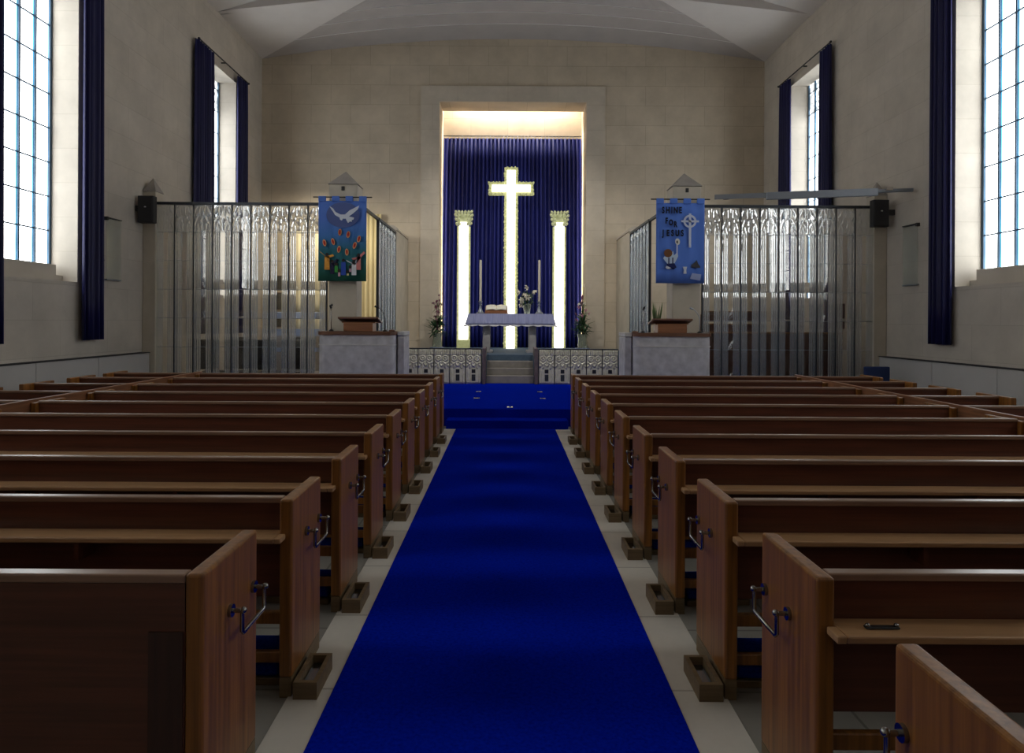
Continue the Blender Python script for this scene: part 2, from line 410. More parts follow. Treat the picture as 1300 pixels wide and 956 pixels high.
def low(x):
    if abs(x) > w4: return ztri(abs(x))
    zt = ztri(w4); return zt + (9.55 - zt) * (1 - (x / w4) ** 2)
lo_ = [Vector((XC + x, 15.8, low(x))) for x in xs]; up_ = [Vector((XC + x, 15.8, near(x))) for x in xs]
strip(lo_, up_)
# rib standing along the edge of the higher vault
strip([p + Vector((0, -.16, 0)) for p in lo_], lo_)
strip([p + Vector((0, -.16, 0)) for p in lo_], [Vector((p.x, 15.64, max(near(p.x - XC), p.z))) for p in up_])
strip([Vector((XC + x, 15.64, near(x))) for x in xs], [Vector((XC + x, Y0, near(x))) for x in xs])
strip([Vector((XC + x, DB, 9.9)) for x in xs], [Vector((XC + x, Y0, 11.0)) for x in xs])
struct(b.build('ceiling', M['paint']))

# grey panelling along the foot of the side walls
for s, nm in ((-1, 'left'), (1, 'right')):
    b = MB(); xi = XC + s * HW
    for y0, y1 in ((Y0, -1.2), (-1.19, 1.9), (1.91, 5.0), (5.01, 8.1), (8.11, 9.45), (9.46, 10.9), (10.91, 12.45)):
        b.box(xi - s * .003, xi - s * .16, y0, y1, 0, 1.035, .004, 1)
    struct(b.build('baseboard_' + nm, M['dado']))
    struct(MB().box(xi - s * .003, xi - s * .175, Y0, 12.45, 1.037, 1.05).build('trim_2' if s < 0 else 'trim_3', M['dark']))

# windows: lit glass panes, mullions and the stepped sill of each bay
wn = 0
for s in (-1, 1):
    for c in WINC:
        wn += 1; WH = WHALF if c > 0 else .4
        r = structure_root('window_%d' % wn, (XC + s * HW, c, WZ0))
        xg = s * RECESS
        MB().box(xg, xg + s * .05, -WH + .02, WH - .02, .27, WZ1 - WZ0).build('pane', M['daylight'], r)
        b = MB(); ny = 5 if c > 0 else 2
        for k in range(ny + 1):
            y = -WH + .02 + (2 * WH - .04) * k / ny; hw_ = .03 if k in (0, ny) else .016
            b.box(xg - s * .03, xg + s * .02, y - hw_, y + hw_, .26, WZ1 - WZ0)
        b.build('mullion', M['mullion'], r)
        b = MB()
        for k in range(1, 10): b.box(xg - s * .02, xg + s * .02, -WH, WH, .27 + .545 * k - .011, .27 + .545 * k + .011)
        b.build('transom', M['mullion'], r)
        b = MB(); b.box(s * .23, s * .60, -WH + .001, WH - .16, .001, .265, .006, 1)
        b.box(s * .60, s * .24, WH - .16, WH - .001, .001, .10); b.build('window_sill', M['sillstone'], r)

# platform, steps and sanctuary floor
b = MB().box(-4.3, 4.6, 10.5, 14.85, 0, PLATZ, .012, 2); struct(b.build('floor_platform', M['carpet']))
b = MB().box(-.93, .96, 10.2, 10.499, 0, .14, .012, 2); struct(b.build('platform_step', M['carpet']))
b = MB()
b.box(XC - 3.0, -.452, 14.86, DB - .06, 0, PODZ); b.box(.612, XC + 3.0, 14.86, DB - .06, 0, PODZ); b.box(-.452, .612, 15.47, DB - .06, 0, PODZ)
b.box(NX0 + .005, NX1 - .005, DB - .06, NB - .005, 0, PODZ)
struct(b.build('floor_sanctuary', M['slate']))
b = MB()
for k, (d, z) in enumerate(((14.72, .45), (14.97, .60), (15.22, .745))):
    b.box(-.451, .611, d, 15.469, .281 if k == 0 else (.45, .60)[k - 1], z, .006, 1)
struct(b.build('sanctuary_steps', M['step_stone']))

# aisle carpet
tag(MB().box(-.775, .757, Y0 + .1, 10.195, .001, .014, .004, 1).build('carpet_runner', M['carpet']),
    'long deep blue carpet runner along the central aisle between the pews', 'carpet')

# ------------------------------------------------------------------ pews
T = .058; HP = .88
def end_panel(sx, x, depth=.45):
    b = MB(); b.box(sx * x, sx * (x + T), 0, depth, .09, HP, .011, 3); return b
def pew(sx, L, label, solid=False, front=False):
    r = thing('pew', label, 'pew', group='pews along the aisle')
    dep = .28 if front else .45
    ep = end_panel(sx, 0, dep).build('end_panel', M['wood_end'], r)
    MB().box(sx * .003, sx * (T - .003), .004, dep - .004, 0, .09).build('plinth', M['plinth'], r)
    fp = MB().box(sx * (L - T), sx * L, .02, dep, 0, HP - .02, .008, 2).build('end_panel', M['wood_end'], r)
    if solid:
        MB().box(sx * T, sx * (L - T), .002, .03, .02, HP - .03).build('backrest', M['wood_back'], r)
        MB().box(sx * T, sx * (L - T), .0, .05, HP - .03, HP - .001, .006, 2).build('top_rail', M['wood_top'], r)
        MB().box(sx * .062, sx * .17, -.003, .004, .02, .70).build('patch_panel', M['patch'], r)
    else:
        z0 = .03 if front else .43
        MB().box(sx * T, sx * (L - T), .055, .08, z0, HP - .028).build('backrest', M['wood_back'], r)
        MB().box(sx * T, sx * (L - T), .045, .092, HP - .028, HP - .002, .006, 2).build('top_rail', M['wood_top'], r)
        b = MB().box(sx * T, sx * (L - T), -.075, .054, .708, .732, .006, 2)
        b.box(sx * .028, sx * T, -.075, -.004, .708, .732, .005, 2)
        b.build('book_ledge', M['wood_ledge'], r)
        for k in range(1, 4): MB().box(sx * L * k / 4, sx * (L * k / 4 + .02), -.05, .054, .62, .707).build('ledge_bracket', M['wood_back'], r)
    if not front:
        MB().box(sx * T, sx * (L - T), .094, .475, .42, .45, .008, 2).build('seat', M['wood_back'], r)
        MB().box(sx * T, sx * (L - T), .06, .09, .30, .355, .004, 1).build('stretcher', M['wood_end'], r)
        MB().box(sx * T, sx * (L - T), .06, .09, .125, .175, .004, 1).build('stretcher', M['wood_end'], r)
        b = MB().box(sx * L * .5, sx * (L * .5 + .035), .095, .44, 0, .42); b.build('support', M['wood_back'], r)
        # umbrella rail on the aisle face and its drip tray on the floor
        o = -sx
        b = MB()
        for y in (.20, .405):
            b.tube([(0, y, .68), (o * .012, y, .68)], .022, 14); b.tube([(o * .01, y, .68), (o * .045, y, .68)], .008, 10)
            b.ball((o * .047, y, .682), (.012, .012, .012))
        b.tube([(o * .043, .20, .68), (o * .043, .20, .61), (o * .043, .21, .60), (o * .043, .395, .60), (o * .043, .405, .61), (o * .043, .405, .68)], .0075, 10)
        b.build('umbrella_rail', M['iron'], r, smooth=True, angle=40)
        b = MB(); x0, x1 = o * .012, o * .118
        b.box(x0, x1, -.02, .24, 0, .022); b.box(x0, x0 + o * .02, -.02, .24, .022, .082); b.box(x1 - o * .02, x1, -.02, .24, .022, .082)
        b.box(x0 + o * .02, x1 - o * .02, -.02, 0, .022, .082); b.box(x0 + o * .02, x1 - o * .02, .22, .24, .022, .082)
        t = b.build('drip_tray', M['plinth'], r)
        MB().box(x0 + o * .022, x1 - o * .022, .003, .217, .023, .05, .006, 1).build('metal_pan', M['pan'], t)
    return r

ORD = ['first', 'second', 'third', 'fourth', 'fifth', 'sixth', 'seventh', 'eighth', 'ninth', 'tenth', 'eleventh']
SP, Y1 = .862, 2.07
SIDE = {-1: 'dove banner', 1: 'lettered banner'}
rows = {-1: list(range(0, 9)), 1: list(range(-1, 9))}
XA = {-1: -.945, 1: .975}
XD = {-1: -4.63, 1: 4.39}
for sx in (-1, 1):
    L = abs(XD[sx] - XA[sx]) - .026
    side = SIDE[sx]
    proto = None
    for k in rows[sx]:
        y = Y1 + SP * k
        pos = 9 - k          # counted from the front desk
        if sx < 0 and k == 0:
            o = pew(sx, L, 'rearmost long pew below the %s, solid panelled back with a dark patch' % side, solid=True)
            o.location = (XA[sx], y, 0); continue
        lab = 'long brown pew below the %s, %s behind the front prayer desk' % (side, ORD[pos - 1])
        if sx > 0 and k == -1: lab = 'brown pew below the lettered banner of which only one end corner shows'
        if proto is None:
            proto = pew(sx, L, lab); proto.location = (XA[sx], y, 0)
        else: dup(proto, (XA[sx], y, 0), lab)
    o = pew(sx, L, 'front prayer desk of the pews below the %s, beside the carpeted step' % side, front=True)
    o.name = 'prayer_desk'; o['category'] = 'prayer desk'; o['group'] = 'front prayer desks'; o.location = (XA[sx], 9.76, 0)
    # longitudinal divider and the short pews beyond it
    x = XD[sx]
    d = MB().box(x - .02, x + .02, Y1 + .03, 10.04, 0, HP + .006, .006, 2).build('pew_divider', wood('divider_wood', (.16, .062, .028), (.30, .13, .06), 'y') if sx < 0 else M['divider'])
    if sx < 0: M['divider'] = d.data.materials[0]
    tag(d, 'long wooden divider board between the long and short pews below the %s' % side, 'divider', 'pew dividers')
    xe = -5.88 if sx < 0 else 5.49
    Ls = abs(xe - x) - .026
    first = None
    for k in range(5, 10):
        y = Y1 + SP * k if k < 9 else 9.76
        lab = 'short wall side pew below the %s, %s from the glass screen' % (side, ORD[9 - k])
        loc = (x + sx * .024, y, 0)
        if first: dup(first, loc, lab); continue
        r = thing('short_pew', lab, 'pew', loc, group='short pews by the wall')
        MB().box(sx * (Ls - T), sx * Ls, -.13, .42, .0, HP, .01, 3).build('end_panel', M['wood_end'], r)
        MB().box(0, sx * (Ls - T), .055, .08, .03, HP - .028).build('backrest', M['wood_back'], r)
        MB().box(0, sx * (Ls - T), .045, .092, HP - .028, HP - .002, .006, 2).build('top_rail', M['wood_top'], r)
        MB().box(0, sx * (Ls - T), -.075, .054, .708, .732, .006, 2).build('book_ledge', M['wood_ledge'], r)
        MB().box(0, sx * (Ls - T), .082, .41, .42, .45, .008, 2).build('seat', M['wood_back'], r)
        first = r
    # kneelers on the floor under the backs
    kp = None
    for k in (range(1, 7)):
        y = Y1 + SP * k
        lab = 'blue kneeler under the %s pew back from the front desk, %s side' % (ORD[9 - k - 1], side)
        loc = (XA[sx] + sx * (.075 + .01 * (k % 3)), y + .10, 0)
        if kp: q = dup(kp, loc, lab); q.rotation_euler.z = .06 * ((k * 7) % 5 - 2) * sx * .5; continue
        kp = thing('kneeler', lab, 'kneeler', loc, group='blue kneelers')
        MB().box(0, sx * .38, 0, .26, 0, .035, .004, 1).build('base', M['plinth'], kp)
        MB().box(sx * .004, sx * .376, .004, .256, .036, .118, .022, 3).build('cushion', M['kneeler'], kp, smooth=True)

# small things lying on the pews
g = thing('book_rest_bar', 'small dark metal bar with shiny ends on a near pew book ledge', 'metal bar', (1.115, Y1 - .03, .733))
MB().box(.0, .105, 0, .022, 0, .006, .002, 1).build('bar', M['black'], g)
MB().ball((.008, .011, .009), (.008, .008, .007)).ball((.098, .011, .009), (.008, .008, .007)).build('end_knob', M['iron'], g, smooth=True)
for (x, y, rz, lab) in ((-1.08, 9.76 + .0, .2, 'white leaflet lying open on the front prayer desk ledge below the dove banner'),
                        (1.15, 9.76 + .0, -.3, 'small white leaflet lying on the front prayer desk ledge below the lettered banner')):
    s_ = 1 if x > 0 else -1
    b = MB()
    for q, zz in ((-1, .012), (1, .012)): b.quad((0, 0, 0), (q * .075, 0, zz), (q * .075, .05, zz), (0, .05, 0))
    g_ = b.build('leaflet', M['white'], None, (x, 9.70, .737)); g_.rotation_euler.z = rz * .3
    sm = g_.modifiers.new('s', 'SOLIDIFY'); sm.thickness = .003; tag(g_, lab, 'leaflet', 'leaflets')

# ------------------------------------------------------------------ curtains and rods
def curtain_mesh(y0, y1, z0, z1, seed, amp=.05, pitch=.115, ax='y', flare=.0):
    rnd = random.Random(seed); ph = rnd.random() * 6; L = y1 - y0; n = max(24, int(L / pitch * 10)); a2 = rnd.random() * 6
    b = MB()
    def f(u, v):
        yy = y0 + L * (.5 + (u - .5) * (1 + flare * (1 - v)))
        w = 2 * PI * L * u / pitch + ph + .6 * math.sin(3 * u * PI + a2) + .25 * (1 - v) * math.sin(7 * u + a2)
        d = amp * (math.sin(w) + .3 * math.sin(2.3 * w + a2)) * (.55 + .45 * (1 - v) ** .5)
        z = z0 + (z1 - z0) * v
        return (d, yy, z) if ax == 'y' else (yy, d, z)
    b.grid(f, n, 10); return b
def curtain(x, y0, y1, z0, z1, label, seed, ax='y', group='window curtains', cz=None):
    t = curtain_mesh(y0, y1, z0, z1, seed, ax=ax, flare=.04)
    o = t.build('curtain', M['curtain'], None, (x, 0, 0) if ax == 'y' else (0, x, 0), smooth=True)
    m_ = o.modifiers.new('thick', 'SOLIDIFY'); m_.thickness = .012; m_.offset = 0
    return tag(o, label, 'curtain', group)
for s in (-1, 1):
    xc = XC + s * (HW - .115)
    bn = SIDE[s]
    sd = 10 if s < 0 else 20
    curtain(xc, *((14.36, 15.22) if s < 0 else (14.46, 14.92)), 1.33, 7.78, 'navy curtain on the far window near the %s, side nearer the pews' % bn, sd)
    curtain(xc, 16.58, 17.18, 1.33, 7.78, 'navy curtain on the far window near the %s, side nearer the altar' % bn, sd + 1)
    curtain(xc, 10.56, 11.06, 1.33, 7.78, 'tall navy curtain before the glass panel on the %s wall, beside a near window' % bn, sd + 2)
    curtain(xc, 8.35, 8.86, 1.33, 7.78, 'navy curtain at the picture edge beside the near window on the %s wall' % bn, sd + 3)
    for c, nm in ((15.87, 'far'), (9.72, 'near')):
        r = thing('curtain_rod', 'dark curtain rod above the %s window on the %s side' % (nm, bn), 'curtain rod', (XC + s * (HW - .115), c, 7.82), group='curtain rods')
        MB().tube([(0, -1.38, 0), (0, 1.38, 0)], .016).build('rod', M['black'], r, smooth=True, angle=40)
        b = MB()
        for y in (-1.2, 0, 1.2): b.box(s * .114, -.0, y - .012, y + .012, -.012, .012)
        b.build('bracket', M['black'], r)
        MB().ball((0, -1.39, 0), (.03, .03, .03)).build('finial', M['black'], r, smooth=True)
        MB().ball((0, 1.39, 0), (.03, .03, .03)).build('finial', M['black'], r, smooth=True)
h = thing('curtain_hook', 'small chrome tieback hook on the wall beside the tall navy curtain', 'hook', (XL, 11.13, 2.64))
MB().tube([(0, 0, 0), (.05, 0, 0), (.09, 0, .0), (.1, 0, .03)], .012).build('arm', M['iron'], h, smooth=True)
MB().tube([(.0, 0, 0), (.012, 0, 0)], .03, 14).build('plate', M['iron'], h)

# clear glass boards on the side walls
for s, y0, lab in ((-1, 11.3, 'clear glass board in wall clips beyond the curtain on the dove banner wall'), (1, 11.5, 'clear glass board in wall clips beyond the curtain on the lettered banner wall')):
    r = thing('wall_mounted_board', lab, 'board', (XC + s * HW, y0, 2.36), group='glass wall boards')
    MB().box(-s * .035, -s * .047, 0, .42, .0, 1.04).build('pane', M['board'], r)
    b = MB(); b.box(-s * .001, -s * .06, -.01, .03, 1.0, 1.06); b.box(-s * .001, -s * .06, .03, .42, 1.041, 1.055); b.build('top_clip', M['black'], r)
    b = MB(); b.box(-s * .001, -s * .055, 0, .42, -.025, -.001, .004, 1); b.build('bottom_clip', M['silver'], r)

# ------------------------------------------------------------------ glass screens
def orn():
    """cast lily ornament in the head of a panel: (cu, cv, ru, rv, tilt, height)"""
    e = []
    for sgn in (-1, 1):
        for (u, v, ru, rv, t, a) in ((.045, -.12, .03, .085, 0, .020), (.12, -.10, .035, .075, .5, .018), (.16, -.22, .025, .06, -.5, .016),
                                     (.09, -.26, .035, .05, .9, .018), (.13, -.36, .03, .07, .35, .018), (.075, -.42, .025, .09, -.2, .014),
                                     (.15, -.52, .02, .10, .2, .014), (.155, -.72, .016, .12, .1, .010), (.10, -.58, .018, .08, .15, .010)):
            e.append((sgn * u, SH + v, ru, rv, sgn * t, a))
    e.append((0, SH - .30, .05, .05, 0, .02)); e.append((0, SH - .06, .02, .05, 0, .016)); e.append((0, SH - .42, .04, .06, 0, .014))
    return e
ORN = orn()
def screen_t(u, v):
    au = abs(u)
    if v > SH - .47: base = .012
    elif au < .045: base = .011
    else:
        p = ((au - .045) / .0400) % 1; base = .011 + .019 * math.sqrt(max(0, 1 - (2 * p - 1) ** 2))
    for (cu, cv, ru, rv, t, a) in ORN:
        dx, dz = u - cu, v - cv
        x = dx * math.cos(t) + dz * math.sin(t); z = -dx * math.sin(t) + dz * math.cos(t)
        d = (x / ru) ** 2 + (z / rv) ** 2
        if d < 1: base = max(base, .012 + 1.6 * a * math.sqrt(1 - d))
    for q in range(1, 7):
        if abs(v - q * .545) < .012: base += .006
    return base
def relief(fn, w, h, nu, nv_list, y_back=0.):
    """a closed slab whose front (towards -y) carries the relief fn(u, v)"""
    b = MB(); bm = b.bm
    us = [-w / 2 + w * i / nu for i in range(nu + 1)]
    fr = [[bm.verts.new((u, -fn(u, v), v)) for v in nv_list] for u in us]
    bk = [[bm.verts.new((u, y_back, v)) for v in (nv_list[0], nv_list[-1])] for u in us]
    nv = len(nv_list) - 1
    for i in range(nu):
        for j in range(nv): bm.faces.new((fr[i][j], fr[i + 1][j], fr[i + 1][j + 1], fr[i][j + 1]))
        bm.faces.new((bk[i][0], bk[i][1], bk[i + 1][1], bk[i + 1][0]))
        bm.faces.new((fr[i][0], bk[i][0], bk[i + 1][0], fr[i + 1][0])); bm.faces.new((fr[i][-1], fr[i + 1][-1], bk[i + 1][1], bk[i][1]))
    for i, c in ((0, 1), (nu, -1)): bm.faces.new((*(fr[i][j] for j in range(nv + 1)), bk[i][1], bk[i][0]))
    return b
def sub(a, c, n): return [a + (c - a) * i / n for i in range(n)]
vl = []
for q in range(7):
    z = q * .545
    if z + .545 < SH - .9: vl += [z + .0005, z + .014, z + .27, z + .53]
vl = sorted(set([0.] + [v for v in vl if v < SH - .9])) + sub(SH - .9, SH, 60) + [SH]
panel_mesh = None
def glass_panel(parent, x, y, rz=0.):
    global panel_mesh
    if panel_mesh is None:
        o = relief(screen_t, PW - .022, SH, 76, vl).build('glass_panel', M['glass'], None, smooth=True, angle=50); panel_mesh = o.data
    else:
        o = bpy.data.objects.new('glass_panel', panel_mesh); col.objects.link(o)
    o.parent = parent; o.location = (x, y, SZ); o.rotation_euler = (0, 0, rz)
def screen(name, label, origin, n, rz, flip=False):
    r = thing(name, label, 'glass screen', origin, rz, 'cast glass screens')
    w = n * PW
    b = MB(); b.box(-.02, w + .02, -.04, .03, 0, SZ - .001); b.build('bottom_rail', M['frame'], r)
    MB().box(-.02, w + .02, -.045, .035, SZ + SH + .001, SZ + SH + .05).build('top_rail', M['frame'], r)
    for k in range(n + 1):
        MB().box(k * PW - .0105, k * PW + .0105, -.035, .025, SZ, SZ + SH).build('mullion', M['frame'], r)
    b = MB()
    for q in range(1, 7): b.box(0, w, .0055, .0105, SZ + q * .545 - .004, SZ + q * .545 + .004)
    b.build('joint_bar', M['silver'], r)
    for k in range(n): glass_panel(r, (k + .5) * PW, 0.)
    return r
DS = 12.5
nS = 8
xs0 = XC - 6.80
screen('glass_screen', 'tall ribbed glass screen of many panels under the dove banner, facing the pews', (xs0, DS + .05, 0), 9, 0)
screen('glass_screen', 'tall ribbed glass screen of many panels under the lettered banner, facing the pews', (XC + 6.80 - 9 * PW, DS + .05, 0), 9, 0)
screen('side_screen', 'glass screen running back from the dove banner pier towards the front wall', (XC - 2.95, 14.32, 0), 6, PI / 2)
screen('side_screen', 'glass screen running back from the lettered banner pier towards the front wall', (XC + 2.95, 14.32 + 6 * PW, 0), 6, -PI / 2)
for s in (-1, 1):
    bn = SIDE[s]
    # pier with a pyramid cap behind each banner
    r = thing('stone_pier', 'square stone pier with pyramid cap behind the %s' % bn, 'pier', (XC + s * 3.25, DS, 0), group='capped stone piers')
    MB().box(-.27, .27, 0, .45, 0, 4.24, .02, 2).build('shaft', M['stone'], r)
    MB().pyramid(-.285, .285, -.02, .47, 4.241, 4.53).build('cap', M['capstone'], r)
    MB().box(-.03, .03, -.012, .01, 4.12, 4.2, .006, 2).build('slot', M['black'], r)
    # header bar across the side doorway
    tag(MB().box(XC + s * 2.95 - .03, XC + s * 2.95 + .03, DS + .46, 14.29, 3.84, 3.89).build('door_header', M['frame']),
        'thin dark bar bridging the opening beside the %s pier' % bn, 'bar', 'opening bars')
    # end wall stub of the side screen
    r = thing('stone_stub', 'round topped stone pier ending the side glass screen near the %s' % bn, 'pier', (XC + s * 3.05, 16.58, 0), group='stone end piers')
    MB().box(-.14, .14, 0, 1.9, 0, 3.93, .03, 3).build('shaft', M['stone'], r)
    b = MB(); n = 12
    b.prism([(.15 * math.cos(PI * k / n), 3.931 + .13 * math.sin(PI * k / n)) for k in range(n + 1)], .0, 1.9); b.build('cap', M['sillstone'], r)
    # pilaster with pyramid cap against the side wall
    r = thing('wall_pilaster', 'slim stone pilaster with pointed cap on the wall beside the %s screen' % bn, 'pilaster', (XC + s * (HW - .125), DS - .02, 0), group='capped wall pilasters')
    MB().box(-.12, .12, 0, .28, 0, 4.08, .012, 2).build('shaft', M['stone'], r)
    MB().pyramid(-.13, .13, -.01, .29, 4.081, 4.36).build('cap', M['capstone'], r)
    # loudspeaker
    r = thing('wall_mounted_speaker', 'dark grey loudspeaker bracketed to the wall at the end of the %s screen' % bn, 'loudspeaker',
              (XC + s * 6.755 - .065 * (s < 0) - .0, DS - .30, 3.45), group='wall loudspeakers')
    MB().box(-.145, .145, 0, .14, 0, .50, .012, 2).build('cabinet', M['speaker'], r)
    MB().box(-.13, .13, -.012, -.001, .02, .48, .006, 2).build('grille', M['speaker'], r)
    MB().ball((0, -.013, .29), (.022, .003, .012)).build('badge', M['badge'], r, smooth=True)
    MB().box(s * .146, s * (.269 - .065 * (s < 0)), .03, .11, .22, .32).build('bracket', M['black'], r)

# projection screen housing on its bar, right-hand screen
p0, p1 = Vector((3.86, 12.33, 4.0)), Vector((7.08, 11.55, 3.99)); dv = (p1 - p0)
r = thing('screen_housing', 'long silver roller screen housing mounted above the lettered banner glass screen', 'projector screen', p0, math.atan2(dv.y, dv.x))
Lh = dv.length
MB().box(0, Lh, -.03, .03, -.03, .03, .006, 1).build('bar', M['silver'], r)
MB().box(Lh * .27, Lh * .83, -.075, -.032, -.095, .045, .015, 2).build('case', M['silver'], r)
MB().box(0, Lh * .27, -.05, -.031, -.05, .04).build('cover', M['silver'], r)
MB().box(Lh * .87, Lh * .9, -.031, -.06, .0, .06).build('bracket', M['sillstone'], r)
MB().box(Lh * .05, Lh * .08, .03, .16, -.03, .0).build('bracket', M['sillstone'], r)

# ------------------------------------------------------------------ banners
def ellipse(cx, cz, rx, rz, n=16, tilt=0.):
    o = []
    for k in range(n):
        x, z = rx * math.cos(2 * PI * k / n), rz * math.sin(2 * PI * k / n)
        o.append((cx + x * math.cos(tilt) - z * math.sin(tilt), cz + x * math.sin(tilt) + z * math.cos(tilt)))
    return o
BW, BH = .90, 1.60
def banner(label, x, ztop, cloth):
    r = thing('hanging_banner', label, 'banner', (x, DS - .13, ztop))
    b = MB()
    def f(u, v): return (BW * (u - .5), .012 * math.sin(u * 9) * (1.1 - v) + .006 * math.sin(u * 23 + 1), -BH + .03 + (BH - .1) * v)
    b.grid(f, 36, 6); o = b.build('cloth', cloth, r, smooth=True)
    m_ = o.modifiers.new('thick', 'SOLIDIFY'); m_.thickness = .006; m_.offset = 0
    for k in range(4):
        xx = -BW / 2 + .07 + k * (BW - .14) / 3
        MB().box(xx - .07, xx + .07, -.02, .02, -.085, .018, .008, 2).build('tab', cloth, r)
    MB().tube([(-BW / 2 - .1, 0, 0), (BW / 2 + .1, 0, 0)], .012).build('pole', M['black'], r, smooth=True, angle=40)
    return r
gm = mat('blue_to_green_cloth', rough=.9)
tc = N(gm, 'ShaderNodeTexCoord'); sp = N(gm, 'ShaderNodeSeparateXYZ'); cr = N(gm, 'ShaderNodeValToRGB'); mr = N(gm, 'ShaderNodeMapRange')
LK(gm, tc.outputs['Object'], sp.inputs[0]); LK(gm, sp.outputs[2], mr.inputs['Value'])
mr.inputs['From Min'].default_value = -1.6; mr.inputs['From Max'].default_value = 0
LK(gm, mr.outputs[0], cr.inputs['Fac']); LK(gm, cr.outputs['Color'], bsdf(gm).inputs['Base Color'])
e = cr.color_ramp.elements; e[0].position = .08; e[0].color = (.012, .11, .075, 1); e[1].position = .75; e[1].color = (.085, .185, .58, 1)
q = e.new(.38); q.color = (.02, .14, .19, 1); q = e.new(.55); q.color = (.055, .18, .48, 1)
MB_L = banner('blue and green fabric banner with a white dove, flames and raised-arm figures', -3.08, 3.97, gm)
def px(cx, cz): return ((cx - 264) / 440 * BW, -(cz - 100) / 790 * BH)   # the artwork's own grid
def applique(parent, name, polys, color, y=-.028):
    m_ = mat(name + '_fabric', color, .9); b = MB()
    for p in polys: b.prism(p, y, y + .004)
    return b.build(name, m_, parent)
applique(MB_L, 'halo', [ellipse(*px(270, 265), .31, .24, 24)], (.085, .12, .30), -.024)
applique(MB_L, 'dove', [[px(*p) for p in ((148, 186), (180, 205), (205, 240), (250, 262), (290, 262), (330, 225), (420, 178), (405, 215), (365, 250), (325, 280), (372, 290), (368, 308), (352, 312), (352, 330), (335, 325), (318, 340), (305, 318), (298, 300), (270, 300), (262, 318), (246, 310), (240, 290), (200, 268), (180, 235), (165, 215))]],
         (.62, .66, .74), -.032)
fl = [(244, 425, .1), (320, 446, .15), (104, 524, -.25), (182, 512, -.25), (418, 486, .25), (379, 546, .3), (236, 582, .15), (308, 608, -.05)]
applique(MB_L, 'flame_edge', [ellipse(*px(a, c), .034, .066, 14, -t) for a, c, t in fl], (.72, .36, .16), -.030)
applique(MB_L, 'flame', [ellipse(*px(a, c), .018, .046, 14, -t) for a, c, t in fl], (.42, .02, .015), -.034)
def figure(cx, top, w, h, c, arms, head=True, nm='figure'):
    ps = [[px(cx - w, top + 20), px(cx + w, top + 20), px(cx + w * 1.1, top + h), px(cx - w * 1.1, top + h)]]
    for (ax, az) in arms: ps.append([px(cx - w * .4, top + 22), px(cx + w * .4, top + 40), px(ax + 8, az + 10), px(ax - 4, az - 6)])
    applique(MB_L, nm, ps, c, -.030)
    applique(MB_L, 'head', [ellipse(*px(cx, top + 4), .03, .03, 12)], (.03, .022, .02), -.033)
figure(128, 626, 22, 145, (.72, .33, .05), ((62, 604), (185, 634)))
figure(176, 690, 17, 120, (.012, .014, .05), ((112, 655), (225, 672)))
figure(278, 680, 20, 140, (.03, .08, .42), ())
figure(374, 690, 20, 130, (.66, .68, .72), ((304, 684), (430, 648)))
figure(416, 630, 18, 140, (.62, .22, .2), ((468, 606), (355, 670)))
figure(212, 716, 13, 80, (.05, .30, .05), ())
figure(240, 776, 9, 56, (.6, .35, .4), ())
figure(318, 786, 9, 38, (.7, .65, .3), ())
figure(340, 740, 9, 50, (.5, .3, .4), ())

BR = banner('plain blue fabric banner with dark capital letters and a white cross', 3.235, 3.965, noisy(mat('plain_blue_cloth', rough=.9), (.080, .185, .62), (.105, .225, .70), (1, 1, .2), 4, 3, 0))
def qx(cx, cz): return ((cx - 265) / 400 * BW, -(cz - 75) / 815 * BH)
def rect(x0, z0, x1, z1): return [qx(x0, z0), qx(x1, z0), qx(x1, z1), qx(x0, z1)]
applique(BR, 'celtic_cross', [rect(333, 212, 352, 536), rect(268, 277, 416, 296)], (.62, .68, .82), -.032)
ring = []
for k in range(20):
    a0, a1 = 2 * PI * k / 20, 2 * PI * (k + 1) / 20
    c = qx(342, 286); ring.append([(c[0] + r_ * math.cos(a), c[1] + r_ * math.sin(a)) for r_, a in ((.085, a0), (.122, a0), (.122, a1), (.085, a1))])
applique(BR, 'cross_ring', ring, (.62, .68, .82), -.029)
lm = mat('black_felt', (.004, .004, .012), .9)
def letters(items):
    """one word, its letters placed one by one on the banner's grid"""
    bm = bmesh.new()
    for ch, cx, base, hgt in items:
        c = bpy.data.curves.new('letter', 'FONT'); c.body = ch; c.size = hgt / 815 * BH / .70; c.extrude = .002; c.offset = .007; c.align_x = 'CENTER'
        o = bpy.data.objects.new('letter', c); col.objects.link(o)
        me = bpy.data.meshes.new_from_object(o.evaluated_get(bpy.context.evaluated_depsgraph_get()))
        x, z = qx(cx, base)
        me.transform(Matrix.Translation((x, -.031, z)) @ Matrix.Rotation(PI / 2, 4, 'X') @ Matrix.Diagonal((.66, 1, 1, 1)))
        bm.from_mesh(me); bpy.data.meshes.remove(me); bpy.data.objects.remove(o); bpy.data.curves.remove(c)
    me = bpy.data.meshes.new('lettering'); bm.to_mesh(me); bm.free(); me.materials.append(lm)
    o = bpy.data.objects.new('lettering', me); col.objects.link(o); o.parent = BR
letters((('S', 119, 208, 56), ('H', 157, 208, 56), ('I', 191, 208, 56), ('N', 223, 208, 56), ('E', 262, 208, 56)))
letters((('F', 148, 306, 52), ('O', 184, 322, 50), ('R', 221, 340, 52)))
letters((('J', 120, 425, 56), ('E', 159, 425, 56), ('S', 197, 425, 56), ('U', 237, 425, 56), ('S', 279, 425, 56)))
applique(BR, 'hair', [ellipse(*qx(162, 590), .078, .078, 16)], (.17, .07, .025), -.034)
applique(BR, 'shirt', [[qx(150, 625), qx(205, 570), qx(210, 612), qx(240, 580), qx(245, 620), qx(215, 690), qx(160, 695), qx(122, 640), qx(130, 622)]], (.55, .66, .8), -.030)
